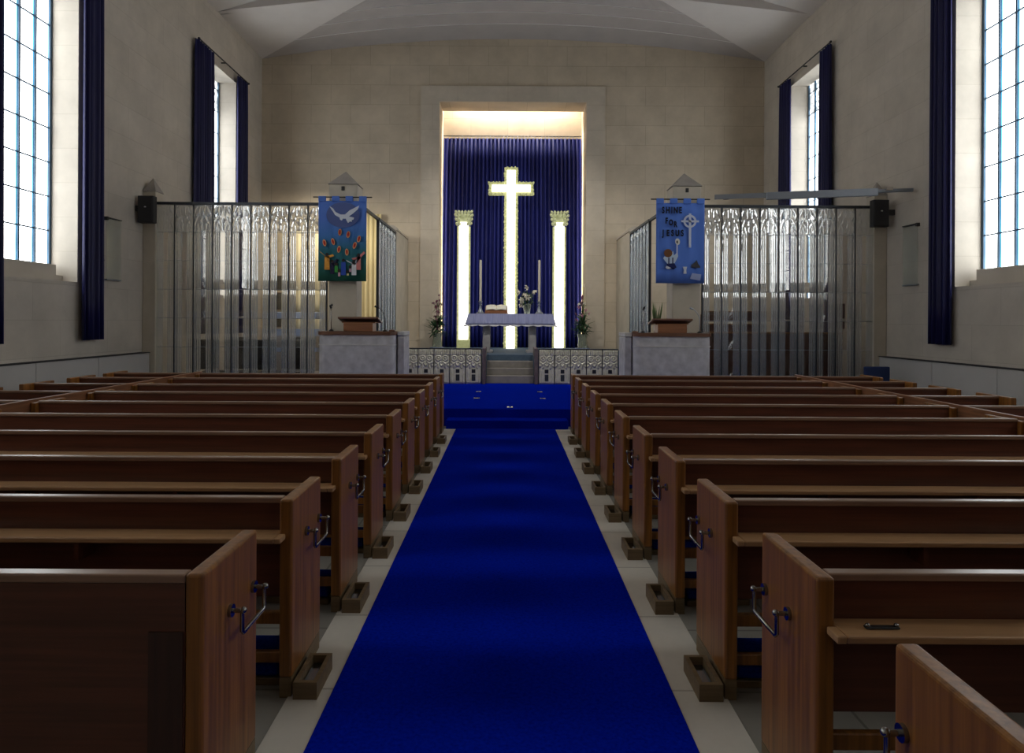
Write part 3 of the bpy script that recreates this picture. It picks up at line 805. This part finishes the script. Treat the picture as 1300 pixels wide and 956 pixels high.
applique(BR, 'shoe', [ellipse(*qx(168, 724), .06, .035, 14)], (.6, .64, .7), -.031)
applique(BR, 'trousers', [[qx(150, 690), qx(215, 685), qx(232, 725), qx(205, 745), qx(180, 725), qx(150, 710)]], (.01, .018, .10), -.033)
applique(BR, 'brace', [rect(163, 632, 172, 690), rect(196, 632, 205, 690)], (.012, .018, .09), -.036)
applique(BR, 'candle', [rect(232, 505, 240, 600)], (.68, .72, .8), -.033)
applique(BR, 'candle_flame', [ellipse(*qx(240, 480), .045, .062, 14, .15)], (.75, .74, .68), -.032)
applique(BR, 'flame_core', [ellipse(*qx(236, 484), .013, .03, 10)], (.03, .02, .02), -.035)
applique(BR, 'chalice', [[qx(284, 718), qx(320, 718), qx(313, 750), qx(316, 784), qx(290, 784), qx(294, 750)]], (.62, .66, .74), -.030)
applique(BR, 'bread', [[qx(355, 700), qx(378, 682), qx(400, 655), qx(412, 690), qx(428, 712), qx(428, 728), qx(358, 726)]], (.05, .05, .06), -.030)
applique(BR, 'page', [[qx(362, 778), qx(438, 790), qx(428, 850), qx(345, 832)]], (.32, .38, .62), -.030)

# ------------------------------------------------------------------ pulpits with their desks and microphones
def rounded(x0, x1, y0, y1, r, n=6):
    """rectangle outline with the two front corners rounded"""
    p = []
    for cx_, a0 in ((x0 + r, PI), (x1 - r, 1.5 * PI)):
        for k in range(n + 1):
            a = a0 + .5 * PI * k / n; p.append((cx_ + r * math.cos(a), y0 + r + r * math.sin(a)))
    return p + [(x1, y1), (x0, y1)]
for s in (-1, 1):
    bn = SIDE[s]
    x_in, x_out = XC + s * 2.015, XC + s * 3.57
    lo, hi = min(x_in, x_out), max(x_in, x_out)
    r = thing('pulpit', 'pale grey stone pulpit with wooden top slab in front of the %s' % bn, 'pulpit', (0, 11.9, PLATZ), group='stone pulpits')
    a0, a1 = (lo, hi - .13) if s < 0 else (lo + .13, hi)
    MB().slab(rounded(a0 + .02, a1 - .02, .02, .555, .14), 0, 1.125).build('body', M['pulpit'], r, smooth=True, angle=30)
    MB().slab(rounded(a0, a1, 0, .56, .15), 1.126, 1.19).build('top_slab', M['slabwood'], r, smooth=True, angle=30)
    MB().slab(rounded(a0 + .005, a1 - .005, .012, .557, .145), .94, .955).build('moulding', M['pulpit_edge'], r)
    ex0, ex1 = (hi - .128, hi) if s < 0 else (lo, lo + .128)
    MB().box(ex0, ex1, .2, .82, 0, 1.11, .02, 2).build('side_wall', M['pulpit'], r)
    MB().box(ex0, ex1, .18, .86, 1.112, 1.19, .012, 2).build('side_cap', M['pulpit_edge'], r)
    # reading desk
    dx = XC + s * 2.83 + (.02 if s > 0 else 0)
    d = thing('reading_desk', 'sloped wooden reading desk on the stone pulpit before the %s' % bn, 'reading desk', (dx, 11.93, PLATZ + 1.191), group='pulpit reading desks')
    MB().box(-.265, .265, .02, .34, 0, .15, .008, 1).build('base', M['desk'], d)
    b = MB(); b.box(-.365, .365, -.20, .20, -.018, .018, .006, 1); b.build('sloping_top', M['slabwood'], d, (0, .2, .205), rot=(-.2, 0, 0))
    b = MB(); b.slab([(-.30, .06), (.30, .06), (.30, .34), (-.30, .34)], .151, .17); b.build('neck', M['desk'], d)
    # straight and gooseneck microphones
    xi = dx - s * .0
    for kind, xx in (('straight', dx + (-.53 if s < 0 else -.50)), ('gooseneck', dx + (.46 if s < 0 else .54))):
        m_ = thing('microphone', '%s stem microphone on the pulpit before the %s' % (kind, bn), 'microphone', (xx, 12.12, PLATZ + 1.191), group='pulpit microphones')
        MB().lathe([(.045, 0), (.045, .012), (.02, .03), (.008, .035)]).build('base', M['black'], m_, smooth=True, angle=40)
        if kind == 'straight':
            MB().tube([(0, 0, .03), (0, 0, .42)], .006).build('stem', M['iron'], m_, smooth=True)
            MB().tube([(0, 0, .42), (.015 * -s * -1, -.02, .46), (.03, -.04, .48)], .019).build('capsule', M['black'], m_, smooth=True, angle=40)
        else:
            pts = [(0, 0, .03), (0, 0, .22), (-.015, 0, .30), (-.05, 0, .37), (-.10, -.01, .42), (-.14, -.02, .44)]
            MB().tube(pts, .006).build('stem', M['black' if s < 0 else 'silver'], m_, smooth=True)
            MB().tube([(-.13, -.018, .436), (-.19, -.03, .46)], .018).build('capsule', M['black' if s < 0 else 'silver'], m_, smooth=True, angle=40)
    w = thing('mic_switch_box', 'small dark switch box lying on the pulpit before the %s' % bn, 'box', (dx + s * -.62 * (1 if s > 0 else -1) * (1), 12.05, PLATZ + 1.191), group='pulpit switch boxes')
    w.location.x = dx + (.60 if s < 0 else -.66)
    MB().box(-.055, .055, -.03, .03, 0, .03, .006, 1).build('case', M['slabwood'], w)
    MB().box(-.01, .01, -.012, .012, .031, .04).build('button', M['black'], w)
# plant in a white pot behind the right desk
r = thing('potted_plant', 'small green plant in a white pot on the pulpit behind the reading desk', 'potted plant', (2.80, 12.41, PLATZ + 1.191))
MB().lathe([(.035, 0), (.045, .05), (.048, .14), (.042, .14), (.04, .12)]).build('pot', M['white'], r, smooth=True, angle=40)
b = MB(); rnd = random.Random(4)
for k in range(26):
    a = rnd.random() * 2 * PI; l_ = .2 + .32 * rnd.random(); o_ = .03 + .07 * rnd.random()
    b.ball((o_ * math.cos(a), o_ * math.sin(a), .12 + l_ * .5), (.012, .004, l_ * .5), Matrix.Rotation(a, 4, 'Z') @ Matrix.Rotation(.16, 4, 'Y'), 1)
b.build('foliage', M['leaf2'], r, smooth=True)

# ------------------------------------------------------------------ relief glass rail of the sanctuary
RW, RH = .335, .765
def rail_t(u, v):
    t = .02; au = abs(u)
    if v > RH - .13:
        p = ((u + .2) / .042) % 1; t += .022 * max(0, math.sin(p * PI)) * (1 if v < RH - .02 else .4)
    for sg in (-1, 1):
        d = math.hypot((u - sg * .075), (v - (RH - .20)) * 1.0)
        if abs(d - .052) < .018: t += .022 * math.cos((d - .052) / .018 * PI / 2)
        if d < .022: t += .02
        for (cu, cv, a) in ((.04, .295, .8), (.12, .30, -.8), (.08, .335, 0), (.02, .35, -.5), (.14, .36, .6), (.075, .39, .3)):
            dx, dz = u - sg * cu, v - (RH - cv); x = dx * math.cos(a * sg) + dz * math.sin(a * sg); z = -dx * math.sin(a * sg) + dz * math.cos(a * sg)
            q = (x / .02) ** 2 + (z / .04) ** 2
            if q < 1: t += .02 * math.sqrt(1 - q)
    if v < RH - .44 and (abs(au - .06) < .006 or abs(au - .12) < .006): t += .008
    return t
rail_mesh = None
def rail(label, x0, sgn, n):
    global rail_mesh
    r = thing('altar_rail', label, 'altar rail', (x0, 14.6, PLATZ), group='relief glass altar rails')
    MB().box(0, sgn * n * .35, -.035, .035, RH + .001, RH + .022, .004, 1).build('top_rail', M['frame'], r)
    for k in range(n + 1):
        MB().box(sgn * k * .35 - .007, sgn * k * .35 + .007, -.03, .03, 0, RH).build('post', M['frame'], r)
    for k in range(n):
        xx = sgn * (k + .5) * .35
        if rail_mesh is None:
            o = relief(rail_t, RW, RH, 40, sub(0, RH - .46, 6) + sub(RH - .46, RH, 46) + [RH], .02).build('glass_panel', M['railglass'], r, smooth=True); rail_mesh = o.data
        else:
            o = bpy.data.objects.new('glass_panel', rail_mesh); col.objects.link(o); o.parent = r
        o.location = (xx, 0, 0)
        MB().box(xx - .042, xx + .042, -.026, -.012, .07, .21, .004, 1).build('lower_opening', M['railhole'], r)
        MB().box(xx - .042, xx + .042, -.026, -.012, .24, .325, .004, 1).build('upper_opening', M['frame'], r)
rail('relief glass altar rail between the dove banner pulpit and the steps', -.55, -1, 5)
rail('relief glass altar rail between the lettered banner pulpit and the steps', .71, 1, 5)
for s, x0 in ((-1, -.535), (1, .618)):
    tag(MB().box(x0, x0 + .078, 14.54, 15.45, PLATZ + .001, PLATZ + .79, .006, 1).build('gate_post', M['gate_stone']),
        'dark stone side wall of the sanctuary steps on the %s side' % SIDE[s], 'side wall', 'step side walls')

# brass floor plates let into the platform carpet
for (X_, D_, lab) in ((-.545, 13.0, 'small brass plate in the blue platform carpet near the dove side rail'), (-.53, 11.9, 'small brass plate in the platform carpet, dove side, in front of its twin'),
                      (.66, 13.0, 'small brass plate in the blue platform carpet near the lettered banner side rail'), (.655, 11.9, 'small brass plate in the platform carpet, lettered side, in front of its twin'),
                      (.06, 10.68, 'brass plate in the platform carpet at the middle of the step edge')):
    r = thing('floor_plate', lab, 'floor plate', (X_, D_, PLATZ), group='brass floor plates')
    MB().box(-.05, .05, -.05, .05, .001, .006, .002, 1).build('plate', M['brass'], r)
    MB().lathe([(.018, .006), (.018, .010), (.012, .011)], n=12).build('cover', M['silver'], r)

# ------------------------------------------------------------------ sanctuary: curtain, cross, pillars, altar
o = curtain(19.52, NX0 + .03, NX1 - .03, PODZ + .01, 7.05, 'wide pleated navy curtain closing the niche behind the lit cross', 77, 'x', None); o.data.materials[0] = M['niche_curtain']
r = thing('curtain_rail', 'thin dark rail carrying the navy curtain in the niche', 'curtain rail', (XC, 19.52, 7.12))
MB().tube([(-2.03, 0, 0), (2.03, 0, 0)], .014).build('rail', M['black'], r, smooth=True)
b = MB()
for k in range(40): b.tube([(-1.98 + k * .1015, -.02, -.03), (-1.98 + k * .1015, .02, .02)], .009, 6)
b.build('ring_slider', M['silver'], r)
def cross_outline(w, a, zb, z0, z1, zt, dx=0.):
    return [(-w, zb), (w, zb), (w, z0), (a, z0), (a, z1), (w, z1), (w, zt), (-w, zt), (-w, z1), (-a, z1), (-a, z0), (-w, z0)]
r = thing('glass_cross', 'tall brightly lit cast glass cross behind the altar', 'cross', (.107, 19.0, PODZ))
Z = lambda z: z - PODZ
MB().prism(cross_outline(.12, .55, .0, Z(5.36), Z(5.56), Z(5.98)), -.10, .05).build('lit_core', M['core'], r)
b = MB().prism(cross_outline(.195, .635, .001, Z(5.27), Z(5.65), Z(6.07)), -.055, .048)
rnd = random.Random(2)
path = []
for sg in (-1, 1):
    z = .05
    while z < Z(5.2): path.append((sg * .165, z)); z += .105
    x = .24
    while x < .62: path += [(sg * x, Z(5.30)), (sg * x, Z(5.62))]; x += .095
    for z in (5.33, 5.41, 5.5, 5.59): path.append((sg * .615, Z(z)))
    for z in (5.72, 5.8, 5.88, 5.97): path.append((sg * .17, Z(z)))
for x in (-.1, 0, .1): path.append((x, Z(6.05)))
for x, z in path:
    b.ball((x + rnd.uniform(-.012, .012), -.07, z), (.036 + .012 * rnd.random(), .035, .05), Matrix.Rotation(rnd.uniform(-.8, .8), 4, 'Y'), 1)
b.build('leaf_border', M['relief'], r, smooth=True, angle=40)
for s, xx in ((-1, -1.245), (1, 1.50)):
    r = thing('glass_pillar', 'lit glass pillar with leafy capital, %s' % ('at the book end of the altar' if s < 0 else 'at the lily vase end of the altar'), 'light pillar', (xx, 19.05, PODZ), group='lit glass pillars')
    b0 = .25 if s < 0 else .02
    MB().box(-.135, .135, -.10, .06, b0, 3.62, .03, 3).build('lit_shaft', M['core'], r)
    for q in (-1, 1): MB().box(q * .137, q * .19, -.07, .05, b0 * .6, 3.5, .012, 2).build('glass_edge', M['relief'], r)
    if s < 0:
        MB().box(-.19, .19, -.1, .07, .0, .245, .02, 2).build('base', M['base_glass'], r)
    b = MB(); rnd = random.Random(5)
    for lay, (zz, wd) in enumerate(((3.55, .20), (3.68, .22), (3.80, .235), (3.89, .22))):
        for k in range(6):
            x = -wd + 2 * wd * k / 5
            if lay < 2 and abs(x) < .1: continue
            b.ball((x, -.09 - .03 * math.cos(x * 6), zz + .02 * rnd.random()), (.045, .045, .065), Matrix.Rotation(x * 2.4, 4, 'Y'), 1)
    b.box(-.19, .19, -.06, .05, 3.60, 3.86); b.build('capital', M['capital'], r, smooth=True, angle=40)

AX, AY, AZ = .095, 16.3, PODZ
r = thing('altar_table', 'stone altar table with open pedestal legs under a lilac cloth', 'altar', (AX, AY, AZ))
MB().box(-1.02, 1.02, .06, .74, .86, .955, .01, 2).build('table_top', M['altar'], r)
for q in (-.60, .55):
    MB().box(q - .09, q + .09, .12, .68, .06, .859, .012, 2).build('leg', M['altar'], r)
    MB().box(q - .15, q + .15, .06, .74, 0, .059, .01, 2).build('foot', M['altar'], r)
# cloth: a top sheet and a rippling skirt with scalloped lace
n = 240; per = []
W_, D_ = 1.045, .39
def peri(t):
    t = t % 1; a = 2 * W_; c = 2 * D_; P = 2 * (a + c); d = t * P
    if d < a: return (-W_ + d, -D_, 0, -1)
    d -= a
    if d < c: return (W_, -D_ + d, 1, 0)
    d -= c
    if d < a: return (W_ - d, D_, 0, 1)
    d -= a
    return (-W_, D_ - d, -1, 0)
def skirt(z_top, z_bot, nv, amp, scal=0.):
    b = MB(); rings = []
    for j in range(nv + 1):
        v = j / nv; ring = []
        for i in range(n):
            x, y, nx, ny = peri(i / n); w = amp * v * (math.sin(i * .9) + .5 * math.sin(i * 2.3 + 1)) + .02 * v
            cl = 1.0
            z = z_top + (z_bot - z_top) * v - (scal * abs(math.sin(i * PI / 11)) if j == nv else 0)
            ex = 1 + .045 * v * (abs(x) / W_) ** 8
            ring.append(b.bm.verts.new((x * ex + nx * w, y + ny * w, z)))
        rings.append(ring)
    for p, q in zip(rings, rings[1:]):
        for i in range(n): b.bm.faces.new((p[i], p[(i + 1) % n], q[(i + 1) % n], q[i]))
    return b, rings
cl = thing('altar_cloth', 'lilac blue altar cloth with gathered front and white scalloped hem', 'altar cloth', (AX, AY + .40, AZ + .957))
b, rg = skirt(.012, -.26, 5, .012); b.bm.faces.new(rg[0])
o = b.build('cloth', M['cloth'], cl, smooth=True, angle=60); m_ = o.modifiers.new('t', 'SOLIDIFY'); m_.thickness = .005
b, rg = skirt(-.262, -.275, 1, .012, .03)
for ring in rg:
    for v in ring:
        f_ = .012 * (math.sin(0)) ; v.co.x *= 1.033; v.co.y *= 1.05
o = b.build('lace_hem', M['hem'], cl, smooth=True); m_ = o.modifiers.new('t', 'SOLIDIFY'); m_.thickness = .004
TZ = AZ + .957 + .018
for s, xx in ((-1, -.665), (1, .815)):
    r = thing('altar_candle', 'very tall ivory altar candle in a silver stand beside %s' % ('the open book' if s < 0 else 'the lily vase'), 'candle', (xx, AY + .38, TZ), group='altar candles')
    MB().lathe([(.10, 0), (.10, .012), (.06, .05), (.035, .12), (.022, .20), (.04, .225), (.022, .24), (.03, .27), (.05, .30), (.05, .31)], n=14).build('candlestick', M['silver'], r, smooth=True, angle=40)
    MB().lathe([(.030, .311), (.030, 1.34), (.012, 1.352)], n=14).build('candle', M['candle'], r, smooth=True, angle=40)
    MB().tube([(0, 0, 1.352), (0.003, 0, 1.375)], .003, 6).build('wick', M['black'], r)
r = thing('book_stand', 'wooden wedge stand on the altar holding an open book', 'book stand', (-.26, AY + .16, TZ))
MB().slab([(-.29, 0), (.29, 0), (.26, .36), (-.26, .36)], 0, .03).build('base', M['desk'], r)
b = MB(); b.box(-.28, .28, -.2, .2, -.012, .012, .004, 1); b.build('slope', M['desk'], r, (0, .19, .105), rot=(.38, 0, 0))
b = MB().box(-.28, .28, .0, .014, .031, .075); b.box(-.1, .1, .3, .33, .03, .16); b.build('rest', M['desk'], r)
k_ = thing('open_book', 'open book with white pages lying on the altar book stand', 'book', (-.26, AY + .345, TZ + .135))
k_.rotation_euler = (.38, 0, 0)
for q in (-1, 1):
    b = MB()
    def f(u, v, q=q): return (q * .26 * u, -.16 + .32 * v, .012 + .03 * math.sin(u * PI) ** .7 * (1 - .3 * u))
    b.grid(f, 12, 4); o = b.build('page_block', M['page'], k_, smooth=True); m_ = o.modifiers.new('t', 'SOLIDIFY'); m_.thickness = .012
MB().box(-.27, .27, -.17, .17, .0, .006).build('cover', M['slabwood'], k_)

def flower(b, c, r, rnd, n=6):
    ax = Matrix.Rotation(rnd.uniform(0, 6.3), 4, 'Z') @ Matrix.Rotation(rnd.uniform(.5, 1.4), 4, 'X')
    for k in range(n):
        R = ax @ Matrix.Rotation(2 * PI * k / n, 4, 'Z') @ Matrix.Rotation(.7, 4, 'Y')
        d = R.to_3x3() @ Vector((r * .55, 0, 0)); b.ball(Vector(c) + d, (r * .6, r * .26, r * .07), R, 1)
def leaves(b, c, n, rl, spread, zlo, zhi, rnd):
    for k in range(n):
        a = rnd.random() * 2 * PI; t = rnd.uniform(-.9, .9); l_ = rl * rnd.uniform(.6, 1.2); rr = spread * rnd.random()
        R = Matrix.Rotation(a, 4, 'Z') @ Matrix.Rotation(t, 4, 'Y')
        d = R.to_3x3() @ Vector((l_ * .6, 0, 0))
        b.ball((c[0] + rr * math.cos(a) + d.x, c[1] + rr * math.sin(a) + d.y, c[2] + rnd.uniform(zlo, zhi) + d.z), (l_, l_ * .22, .006), R, 1)
r = thing('lily_vase', 'glass vase of cream lilies and leaves on the altar cloth', 'flower vase', (.51, AY + .34, TZ)); rnd = random.Random(11)
MB().lathe([(.07, 0), (.075, .02), (.085, .12), (.10, .26), (.092, .26), (.075, .12), (.06, .03)]).build('vase', M['glassvase'], r, smooth=True, angle=50)
b = MB(); leaves(b, (0, 0, .25), 60, .10, .10, -.05, .28, rnd); b.build('foliage', M['leaf'], r, smooth=True)
for c in ((-.17, -.08, .55), (-.14, -.1, .36), (.0, -.12, .42), (.03, -.05, .66), (.15, -.08, .58), (-.03, -.1, .50), (-.16, -.06, .24)):
    b = MB(); flower(b, c, .105, rnd); b.build('lily', M['lily'], r, smooth=True)
b = MB()
for k in range(6): b.tube([(rnd.uniform(-.04, .04), rnd.uniform(-.04, .04), .03), (rnd.uniform(-.12, .12), rnd.uniform(-.08, .05), .5)], .005, 6)
b.build('stalk', M['leaf2'], r)
for s, xx in ((-1, -1.88), (1, 2.05)):
    r = thing('flower_arrangement', 'tall pink and green flower arrangement on a blue base, %s' % ('dove banner side of the altar' if s < 0 else 'lettered banner side of the altar'),
              'flower arrangement', (xx, 17.9, PODZ), group='tall flower arrangements'); rnd = random.Random(21 + s)
    MB().box(-.18, .18, -.18, .18, 0, .07, .008, 1).build('base', M['bluebase'], r)
    MB().lathe([(.13, .071), (.13, .1), (.115, .3), (.14, .45), (.13, .45), (.105, .3), (.11, .12)]).build('vase', M['glassvase'], r, smooth=True, angle=50)
    b = MB(); leaves(b, (0, 0, .55), 70, .17, .12, -.1, .28, rnd); b.build('foliage', M['leaf'], r, smooth=True)
    b = MB(); leaves(b, (0, 0, .95), 26, .10, .06, -.2, .3, rnd); b.build('spray', M['leaf2'], r, smooth=True)
    for k in range(13):
        a = rnd.random() * 6.3; rr = .04 + .13 * rnd.random(); z = .8 + .5 * rnd.random()
        b = MB(); flower(b, (rr * math.cos(a), rr * math.sin(a) - .03, z), .07, rnd, 5); b.build('blossom', M[('pink', 'lily', 'plum')[k % 3]], r, smooth=True)
    b = MB()
    for k in range(5):
        a = rnd.random() * 6.3; p = (.06 * math.cos(a), .06 * math.sin(a), 1.3 + .18 * rnd.random())
        b.tube([(0, 0, .2), (p[0] * .4, p[1] * .4, .8), p], .006, 6)
        b.ball(p, (.028, .028, .035), None, 1)
    b.build('seed_head', M['plum'], r, smooth=True)
tag(MB().tube([(2.12, 18.3, PODZ + .01), (2.12, 18.3, 2.62)], .02, 12).build('candle_snuffer_pole', M['brass'], smooth=True, angle=40),
    'thin upright brass pole beside the flower arrangement in the niche opening', 'pole')

# ------------------------------------------------------------------ chapels behind the screens
r = thing('chapel_altar', 'small chapel altar with pale blue frontal seen through the dove side screen', 'altar', (-5.65, 17.35, 0))
MB().box(-.65, .65, 0, .7, 0, 1.5, .01, 1).build('table', M['altar'], r)
MB().box(-.68, .68, -.02, .72, 1.15, 1.56, .015, 2).build('frontal', M['skyblue'], r)
r = MB(); r.grid(lambda u, v: (-5.9 + .85 * u, 18.4 + .02 * math.sin(u * 40), 1.2 + 3.0 * v), 60, 3)
o = r.build('dorsal_hanging', M['cream'], smooth=True); m_ = o.modifiers.new('t', 'SOLIDIFY'); m_.thickness = .01
tag(o, 'cream hanging on the chapel wall above the pale blue altar', 'wall hanging')
r = MB(); r.grid(lambda u, v: (-4.25 + .75 * u, 18.4 + .02 * math.sin(u * 36), .02 + 4.6 * v), 60, 3)
o = r.build('yellow_hanging', M['yellow'], smooth=True); m_ = o.modifiers.new('t', 'SOLIDIFY'); m_.thickness = .01
tag(o, 'tall yellow hanging seen through the gap beside the dove banner', 'wall hanging')
r = thing('notice_board', 'dark framed board on the chapel end wall behind the dove side screen', 'board', (-6.35, 18.46, 1.7), group=None)
MB().box(-.34, .34, 0, .03, 0, 1.2, .006, 1).build('frame', M['stall'], r)
MB().box(-.29, .29, -.004, -.001, .05, 1.15).build('panel', M['black'], r)
cp = None
for k, (x, y) in enumerate(((-6.15, 13.6), (-5.55, 13.75), (-4.95, 13.6), (-4.4, 13.8), (-6.0, 14.8), (-4.7, 14.9))):
    lab = 'black upholstered chair behind the dove side screen, %s' % ('at the wall end of the front row', 'second from the wall in front', 'third from the wall in front', 'at the pier end of the front row', 'at the wall end behind', 'at the pier end behind')[k]
    if cp: dup(cp, (x, y, 0), lab); continue
    cp = thing('chapel_chair', lab, 'chair', (x, y, 0), group='black chapel chairs')
    MB().box(-.22, .22, 0, .44, .43, .49, .015, 2).build('seat', M['black_seat'], cp)
    MB().box(-.22, .22, -.03, .02, .58, 1.2, .015, 2).build('backrest', M['black_seat'], cp)
    for q in (-.2, .2):
        MB().tube([(q, -.005, 0), (q, -.005, 1.1)], .012).build('leg', M['iron'], cp)
        MB().tube([(q, .41, 0), (q, .41, .44)], .012).build('leg', M['iron'], cp)
def stall(label, x0, x1, y, h, seed):
    r = thing('choir_stall', label, 'choir stall', ((x0 + x1) / 2, y, 0), group='panelled choir stalls'); w = (x1 - x0) / 2
    MB().box(-w, w, 0, .05, 0, h - .05).build('front_panel', M['stall'], r)
    MB().box(-w - .02, w + .02, -.06, .16, h - .05, h, .008, 2).build('desk_top', M['wood_end'], r)
    for q in (-w, w - .05): MB().box(q, q + .05, .051, .55, 0, h - .06).build('end_panel', M['stall'], r)
    nn = int(2 * w / .45)
    b = MB()
    for k in range(nn + 1): b.box(-w + 2 * w * k / nn - .03, -w + 2 * w * k / nn + .03, -.015, -.001, .06, h - .06)
    b.build('panel_stile', M['stall'], r)
    MB().box(-w + .05, w - .05, .2, .5, .40, .44).build('seat', M['stall'], r)
    return r
stall('dark red-brown panelled stall just behind the lettered side screen', 3.75, 6.75, 13.4, 1.5, 1)
stall('taller red-brown panelled stall at the back behind the lettered side screen', 3.9, 5.9, 15.2, 1.85, 2)
for y, z, lab in ((14.2, 1.62, 'small dark framed picture on the chapel side wall, nearer the screen'), (13.55, 1.58, 'small dark framed picture on the chapel side wall, nearer the pews')):
    r = thing('framed_picture', lab, 'picture', (XR, y, z), group='small dark pictures')
    MB().box(-.001, -.03, -.16, .16, 0, .5, .005, 1).build('frame', M['stall'], r)
    MB().box(-.031, -.034, -.12, .12, .04, .46).build('image', M['black'], r)
r = thing('blue_chair', 'navy blue upholstered chair by the wall at the end of the short pews', 'chair', (6.40, 11.45, 0))
MB().box(-.22, .22, 0, .45, .42, .49, .02, 2).build('seat', M['bluebox'], r)
MB().box(-.22, .22, -.04, .02, .55, .92, .02, 2).build('backrest', M['bluebox'], r)
for q in (-.2, .2):
    MB().tube([(q, -.01, 0), (q, -.01, .56)], .013).build('leg', M['iron'], r)
    MB().tube([(q, .42, 0), (q, .42, .43)], .013).build('leg', M['iron'], r)

# ------------------------------------------------------------------ lamps the place has, added fill spots, world, view
def area(name, loc, sx, sy, power, color, rot):
    l = bpy.data.lights.new(name, 'AREA'); l.shape = 'RECTANGLE'; l.size = sx; l.size_y = sy; l.energy = power; l.color = color
    o = bpy.data.objects.new(name, l); col.objects.link(o); o.location = loc; o.rotation_euler = rot; return o
area('niche_strip_lamp', (XC, 19.36, 8.45), 3.6, .08, 72, (1, .95, .88), (-.25, 0, 0))
for s in (-1, 1):
    area('chapel_lamp', (XC + s * 5.2, 17.2, 4.6), .3, .3, 20 if s < 0 else 5, (1, .90, .72) if s < 0 else (.9, .95, 1), (.5, 0, 0))
def spot(name, loc, tgt, power, angle, color=(1, .93, .82)):
    l = bpy.data.lights.new(name, 'SPOT'); l.energy = power; l.spot_size = math.radians(angle); l.spot_blend = .8; l.color = color; l.shadow_soft_size = .25
    o = bpy.data.objects.new(name, l); col.objects.link(o); o.location = loc
    o.rotation_euler = (Vector(tgt) - Vector(loc)).to_track_quat('-Z', 'Y').to_euler(); return o
for s in (-1, 1):
    spot('chancel_fill_spot', (XC + s * 2.4, 11.0, 9.3), (XC + s * .4, 17.2, 2.2), 400, 62, (1, .96, .88))  # unseen fill spots added to brighten the sanctuary
    area('niche_side_lamp', (XC + s * 1.90, 19.36, 4.3), 6.0, .05, 14, (1, .86, .6), (0, PI / 2 * -s, 0))
w = bpy.data.worlds.new('world'); sc.world = w; w.use_nodes = True
w.node_tree.nodes['Background'].inputs['Color'].default_value = (.6, .7, .85, 1); w.node_tree.nodes['Background'].inputs['Strength'].default_value = .3
sc.view_settings.view_transform = 'Standard'; sc.view_settings.look = 'None'; sc.view_settings.gamma = 1
sc.view_settings.use_curve_mapping = False
sc.view_settings.exposure = .95
c = sc.cycles
c.use_denoising = True; c.max_bounces = 12; c.transmission_bounces = 10; c.transparent_max_bounces = 16; c.diffuse_bounces = 5
c.sample_clamp_indirect = 6
